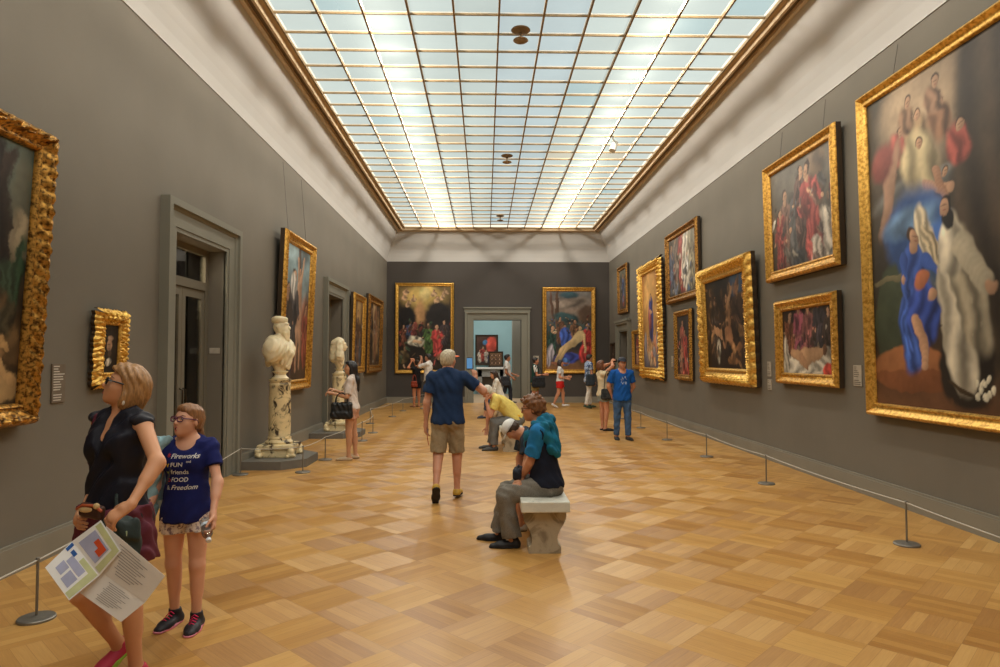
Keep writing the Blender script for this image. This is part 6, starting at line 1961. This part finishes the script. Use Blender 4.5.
P6 = Person('man in a blue patterned shirt and white trousers near the right corner', (3.44, 22.05), 282, 1.76, False, .95, .013, (196, 140, 110), arms={'L': (V(-.12, .0, -1), V(0, .35, -1)), 'R': (V(.12, .05, -1), V(0, .25, -1))}, legs={'L': (V(-.02, .14, -1), V(0, .05, -1), -6, 0), 'R': (V(.02, -.12, -1), V(0, -.25, -1), 8, -12)})
P6.build_body(); P6.hair('short', (52, 42, 36)); P6.top('shirt', (110, 136, 176), .6, -.05, .014, .018, .006, .018, .004, .8, patch_mat('blue_patterned_cotton', (176, 190, 210), (58, 84, 140), 14, .47, .8)); P6.bottom('trousers', (216, 210, 200), 1.94, .013, .016); P6.shoes((62, 82, 62), (50, 56, 50), name='shoe')
c_ = P6.world(P6.P0 + V(.25, -.05, .16)); handbag('dark slate bag hanging beside the man in white trousers', tuple(c_), (.28, .16, .38), 10, mat('slate_cloth', (46, 54, 62), .8), .28)

LA, HA = (2.72, 15.3), 282
P7 = Person('woman in a beige top, both arms raised to photograph, beside the man in blue', LA, HA, 1.60, True, .95, .0105, (204, 144, 112), lean=-4, chest=-6, hyaw=6, hpitch=14,
            arms={'L': ('ik', V(-.03, .20, 1.54), V(-1, .2, .25), V(.5, .1, .5), V(0, 1, 0), .6), 'R': ('ik', V(.05, .20, 1.54), V(1, .2, .3), V(-.5, .1, .5), V(0, 1, 0), .6)},
            legs={'L': (V(-.03, .02, -1), V(0, .0, -1), -6, 0), 'R': (V(.04, .12, -1), V(0, -.1, -1), 10, 0)})
P7.build_body(); P7.hair('bob', (104, 62, 38)); P7.top('top', (216, 198, 164), 1.75, -.03, .012, .016, .006, .012); P7.bottom('shorts', (150, 164, 168), .40, .012, .014); P7.shoes((44, 36, 34), (34, 30, 28), low=True, name='sandal')
r = empty('camera', tuple(P7.world(V(.01, .27, 1.60)))); tag(r, 'compact black camera in the raised hands of the woman in beige', 'camera')
MB().bbox(-.055, .055, -.02, .02, -.035, .035, .008).build('body', M_blk, r); MB().tube([(.0, 0, 0), (.05, .03, 0)], .024, 16).build('lens', M_blk, r, True)
c_ = P7.world(P7.P0 + V(.22, .02, .10)); handbag('dark patterned shoulder bag on the hip of the woman in beige', tuple(c_), (.30, .12, .24), -8, patch_mat('dark_patterned_cloth', (60, 62, 58), (22, 26, 28), 16, .5, .8), .40)
c_ = P7.world(P7.P0 + V(.12, .27, .06)); handbag('white plastic bag hanging in front of the woman in beige', tuple(c_), (.16, .10, .26), -8, mat('white_plastic_bag', (226, 222, 216), .5), .3)

LJ, HJ = (2.80, 13.6), 186
P8 = Person('man in a blue printed T-shirt, jeans and dark cap, hands behind him', LJ, HJ, 1.67, False, 1.02, .0095, (196, 138, 106), hyaw=-4, hpitch=0,
            arms={'L': (V(-.30, -.22, -1), V(.45, -.35, -1)), 'R': (V(.30, -.22, -1), V(-.45, -.35, -1))},
            legs={'L': (V(-.05, .10, -1), V(0, .02, -1), -8, 0), 'R': (V(.05, -.02, -1), V(0, -.12, -1), 8, 0)})
P8.build_body().face((40, 32, 28)); P8.hair('short', (36, 30, 28)); P8.cap((44, 48, 58), True, 'cap')
bt = P8.top('t_shirt', (24, 84, 160), .70, -.06, .015, .02, .010, .018, .004)
P8.bottom('jeans', (64, 92, 128), 1.95, .011, .018, -.01, .004, .85, mat('blue_denim', (64, 92, 128), .85, 0, .3, 8, .2, 200)); P8.shoes((36, 36, 40), (28, 28, 30), name='shoe')
bm_ = MB()
me = bt.data
bvh = BVHTree.FromPolygons([v.co for v in me.vertices], [p.vertices for p in me.polygons])
rr = random.Random(5)
for k in range(16):
    x0, z0 = rr.uniform(-.055, .065), P8.chest[2] + rr.uniform(-.11, .04)
    w_, h_ = rr.uniform(.003, .007), rr.uniform(.010, .030)
    q = []
    for (dx, dz) in ((-w_, -h_), (w_, -h_ * .4), (w_ * .6, h_), (-w_ * .8, h_ * .6)):
        hit = bvh.ray_cast(Vector((x0 + dx, .6, z0 + dz)), Vector((0, -1, 0)), 2)
        q.append((hit[0] if hit[0] else Vector((x0 + dx, .12, z0 + dz))) + Vector((0, .004, 0)))
    bm_.add(q, [(0, 1, 2, 3)])
bm_.build('shirt_print', mat('pale_shirt_print', (190, 204, 216), .7), bt)

# ------------------------------------------------------------------ marble busts
def bust_cap(loc, rz):
    r = empty('bust', tuple(loc), (0, 0, D2R(rz))); tag(r, 'ivory marble bust of a bearded man in a flat cap, on the nearer pedestal', 'bust')
    MB().lathe([(.13, 0), (.135, .02), (.11, .035), (.085, .07), (.095, .10), (.12, .115), (.12, .13)], 32).build('socle', M_bust, r, True)
    L = [RC((0, 0, .13), (0, -.01, .30), .10, .17, .05, (0, 1, 0), .8), EL((0, -.02, .46), (.28, .20, .21), None, .08), EL((-.22, -.02, .46), (.15, .17, .19), None, .06), EL((.22, -.02, .46), (.15, .17, .19), None, .06), EL((0, -.05, .60), (.17, .13, .10), None, .06), RC((-.27, -.08, .56), (-.30, -.10, .22), .07, .03, .04), RC((.0, -.16, .58), (.0, -.20, .24), .09, .05, .05),
         RC((-.22, -.02, .52), (-.29, -.04, .32), .09, .05, .05), RC((.22, -.02, .52), (.29, -.04, .32), .09, .05, .05),
         RC((0, -.02, .56), (0, .0, .70), .085, .075, .05),
         # mantle folds and hood collar
         RC((-.20, .05, .58), (0, .15, .40), .05, .06, .04), RC((.20, .05, .58), (0, .15, .40), .05, .06, .04), RC((-.14, -.10, .62), (.14, -.10, .62), .06, .06, .04), RC((0, .15, .40), (.02, .13, .18), .05, .03, .03),
         RC((-.12, .14, .46), (-.06, .12, .2), .035, .02, .02), RC((.12, .14, .46), (.08, .12, .2), .035, .02, .02), RC((-.22, .10, .45), (-.14, .09, .22), .035, .02, .02), RC((.22, .10, .45), (.15, .09, .22), .035, .02, .02)]
    body = solid('shoulders', L, .011, M_bust, r, (), (.005, 42, 'fold'))
    L = [EL((0, 0, .83), (.095, .12, .125), None, .02), EL((0, .05, .76), (.075, .085, .09), None, .03), RC((0, .115, .84), (0, .145, .80), .014, .022, .01), RC((-.04, .10, .87), (.04, .10, .87), .02, .02, .02),
         RC((0, .09, .73), (0, .12, .62), .06, .03, .03), RC((-.04, .08, .72), (-.03, .10, .62), .035, .02, .02), RC((.04, .08, .72), (.03, .10, .62), .035, .02, .02), EL((-.095, 0, .82), (.015, .03, .045), None, .01), EL((.095, 0, .82), (.015, .03, .045), None, .01), RC((0, 0, .68), (0, 0, .78), .07, .075, .03)]
    solid('head', L, .009, M_bust, r, [EL((s * .04, .118, .845), (.018, .02, .014), None, .01) for s in (-1, 1)], (.0025, 70, 'curl'))
    L = [EL((0, -.02, .915), (.104, .128, .05), None, .03), RC((-.03, -.03, .945), (.03, -.03, .945), .085, .085, .03, (0, 0, 1), .6), EL((0, -.02, .955), (.108, .128, .04), None, .03)]
    solid('flat_cap', L, .009, M_bust, r)
def bust_veil(loc, rz):
    r = empty('bust', tuple(loc), (0, 0, D2R(rz))); tag(r, 'ivory marble bust of a veiled head looking down, on the dark-veined pedestal', 'bust')
    MB().lathe([(.11, 0), (.115, .02), (.09, .035), (.07, .06), (.085, .085), (.11, .10)], 32).build('socle', M_bust, r, True)
    L = [RC((0, 0, .10), (0, -.01, .26), .08, .13, .05, (0, 1, 0), .75), EL((0, -.02, .33), (.17, .12, .13), None, .06), RC((0, 0, .38), (0, .02, .50), .06, .055, .04)]
    solid('shoulders', L, .011, M_bust, r, (), (.004, 44, 'fold'))
    L = [EL((0, .04, .60), (.08, .10, .105), rot_x(-.3), .02), EL((0, .085, .54), (.055, .06, .07), None, .03), RC((0, .13, .60), (0, .15, .565), .012, .018, .01), RC((-.035, .118, .63), (.035, .118, .63), .016, .016, .02)]
    solid('head', L, .009, M_bust, r, [EL((s * .034, .128, .61), (.015, .016, .011), None, .008) for s in (-1, 1)])
    L = [EL((0, -.02, .65), (.125, .13, .125), None, .03, [((0, .08, .66), nrm(V(0, .85, -.5)))]), RC((-.10, -.01, .64), (-.15, .0, .36), .07, .09, .04), RC((.10, -.01, .64), (.15, .0, .36), .07, .09, .04), RC((0, -.08, .62), (0, -.10, .34), .11, .12, .05), RC((-.15, .0, .38), (-.12, .05, .2), .08, .04, .04), RC((.15, .0, .38), (.12, .05, .2), .08, .04, .04)]
    solid('veil', L, .010, M_bust, r, (), (.006, 50, 'fold'))
bust_cap(PB1, -96)
bust_veil(PB2, -78)

# ------------------------------------------------------------------ world and colour management
w = bpy.data.worlds.new('world'); SC.world = w; w.use_nodes = True
w.node_tree.nodes['Background'].inputs['Color'].default_value = (.5, .55, .6, 1)
w.node_tree.nodes['Background'].inputs['Strength'].default_value = .2
SC.view_settings.view_transform = 'Standard'
SC.view_settings.look = 'None'
SC.view_settings.gamma = 1
SC.view_settings.use_curve_mapping = False
SC.view_settings.exposure = 0.0
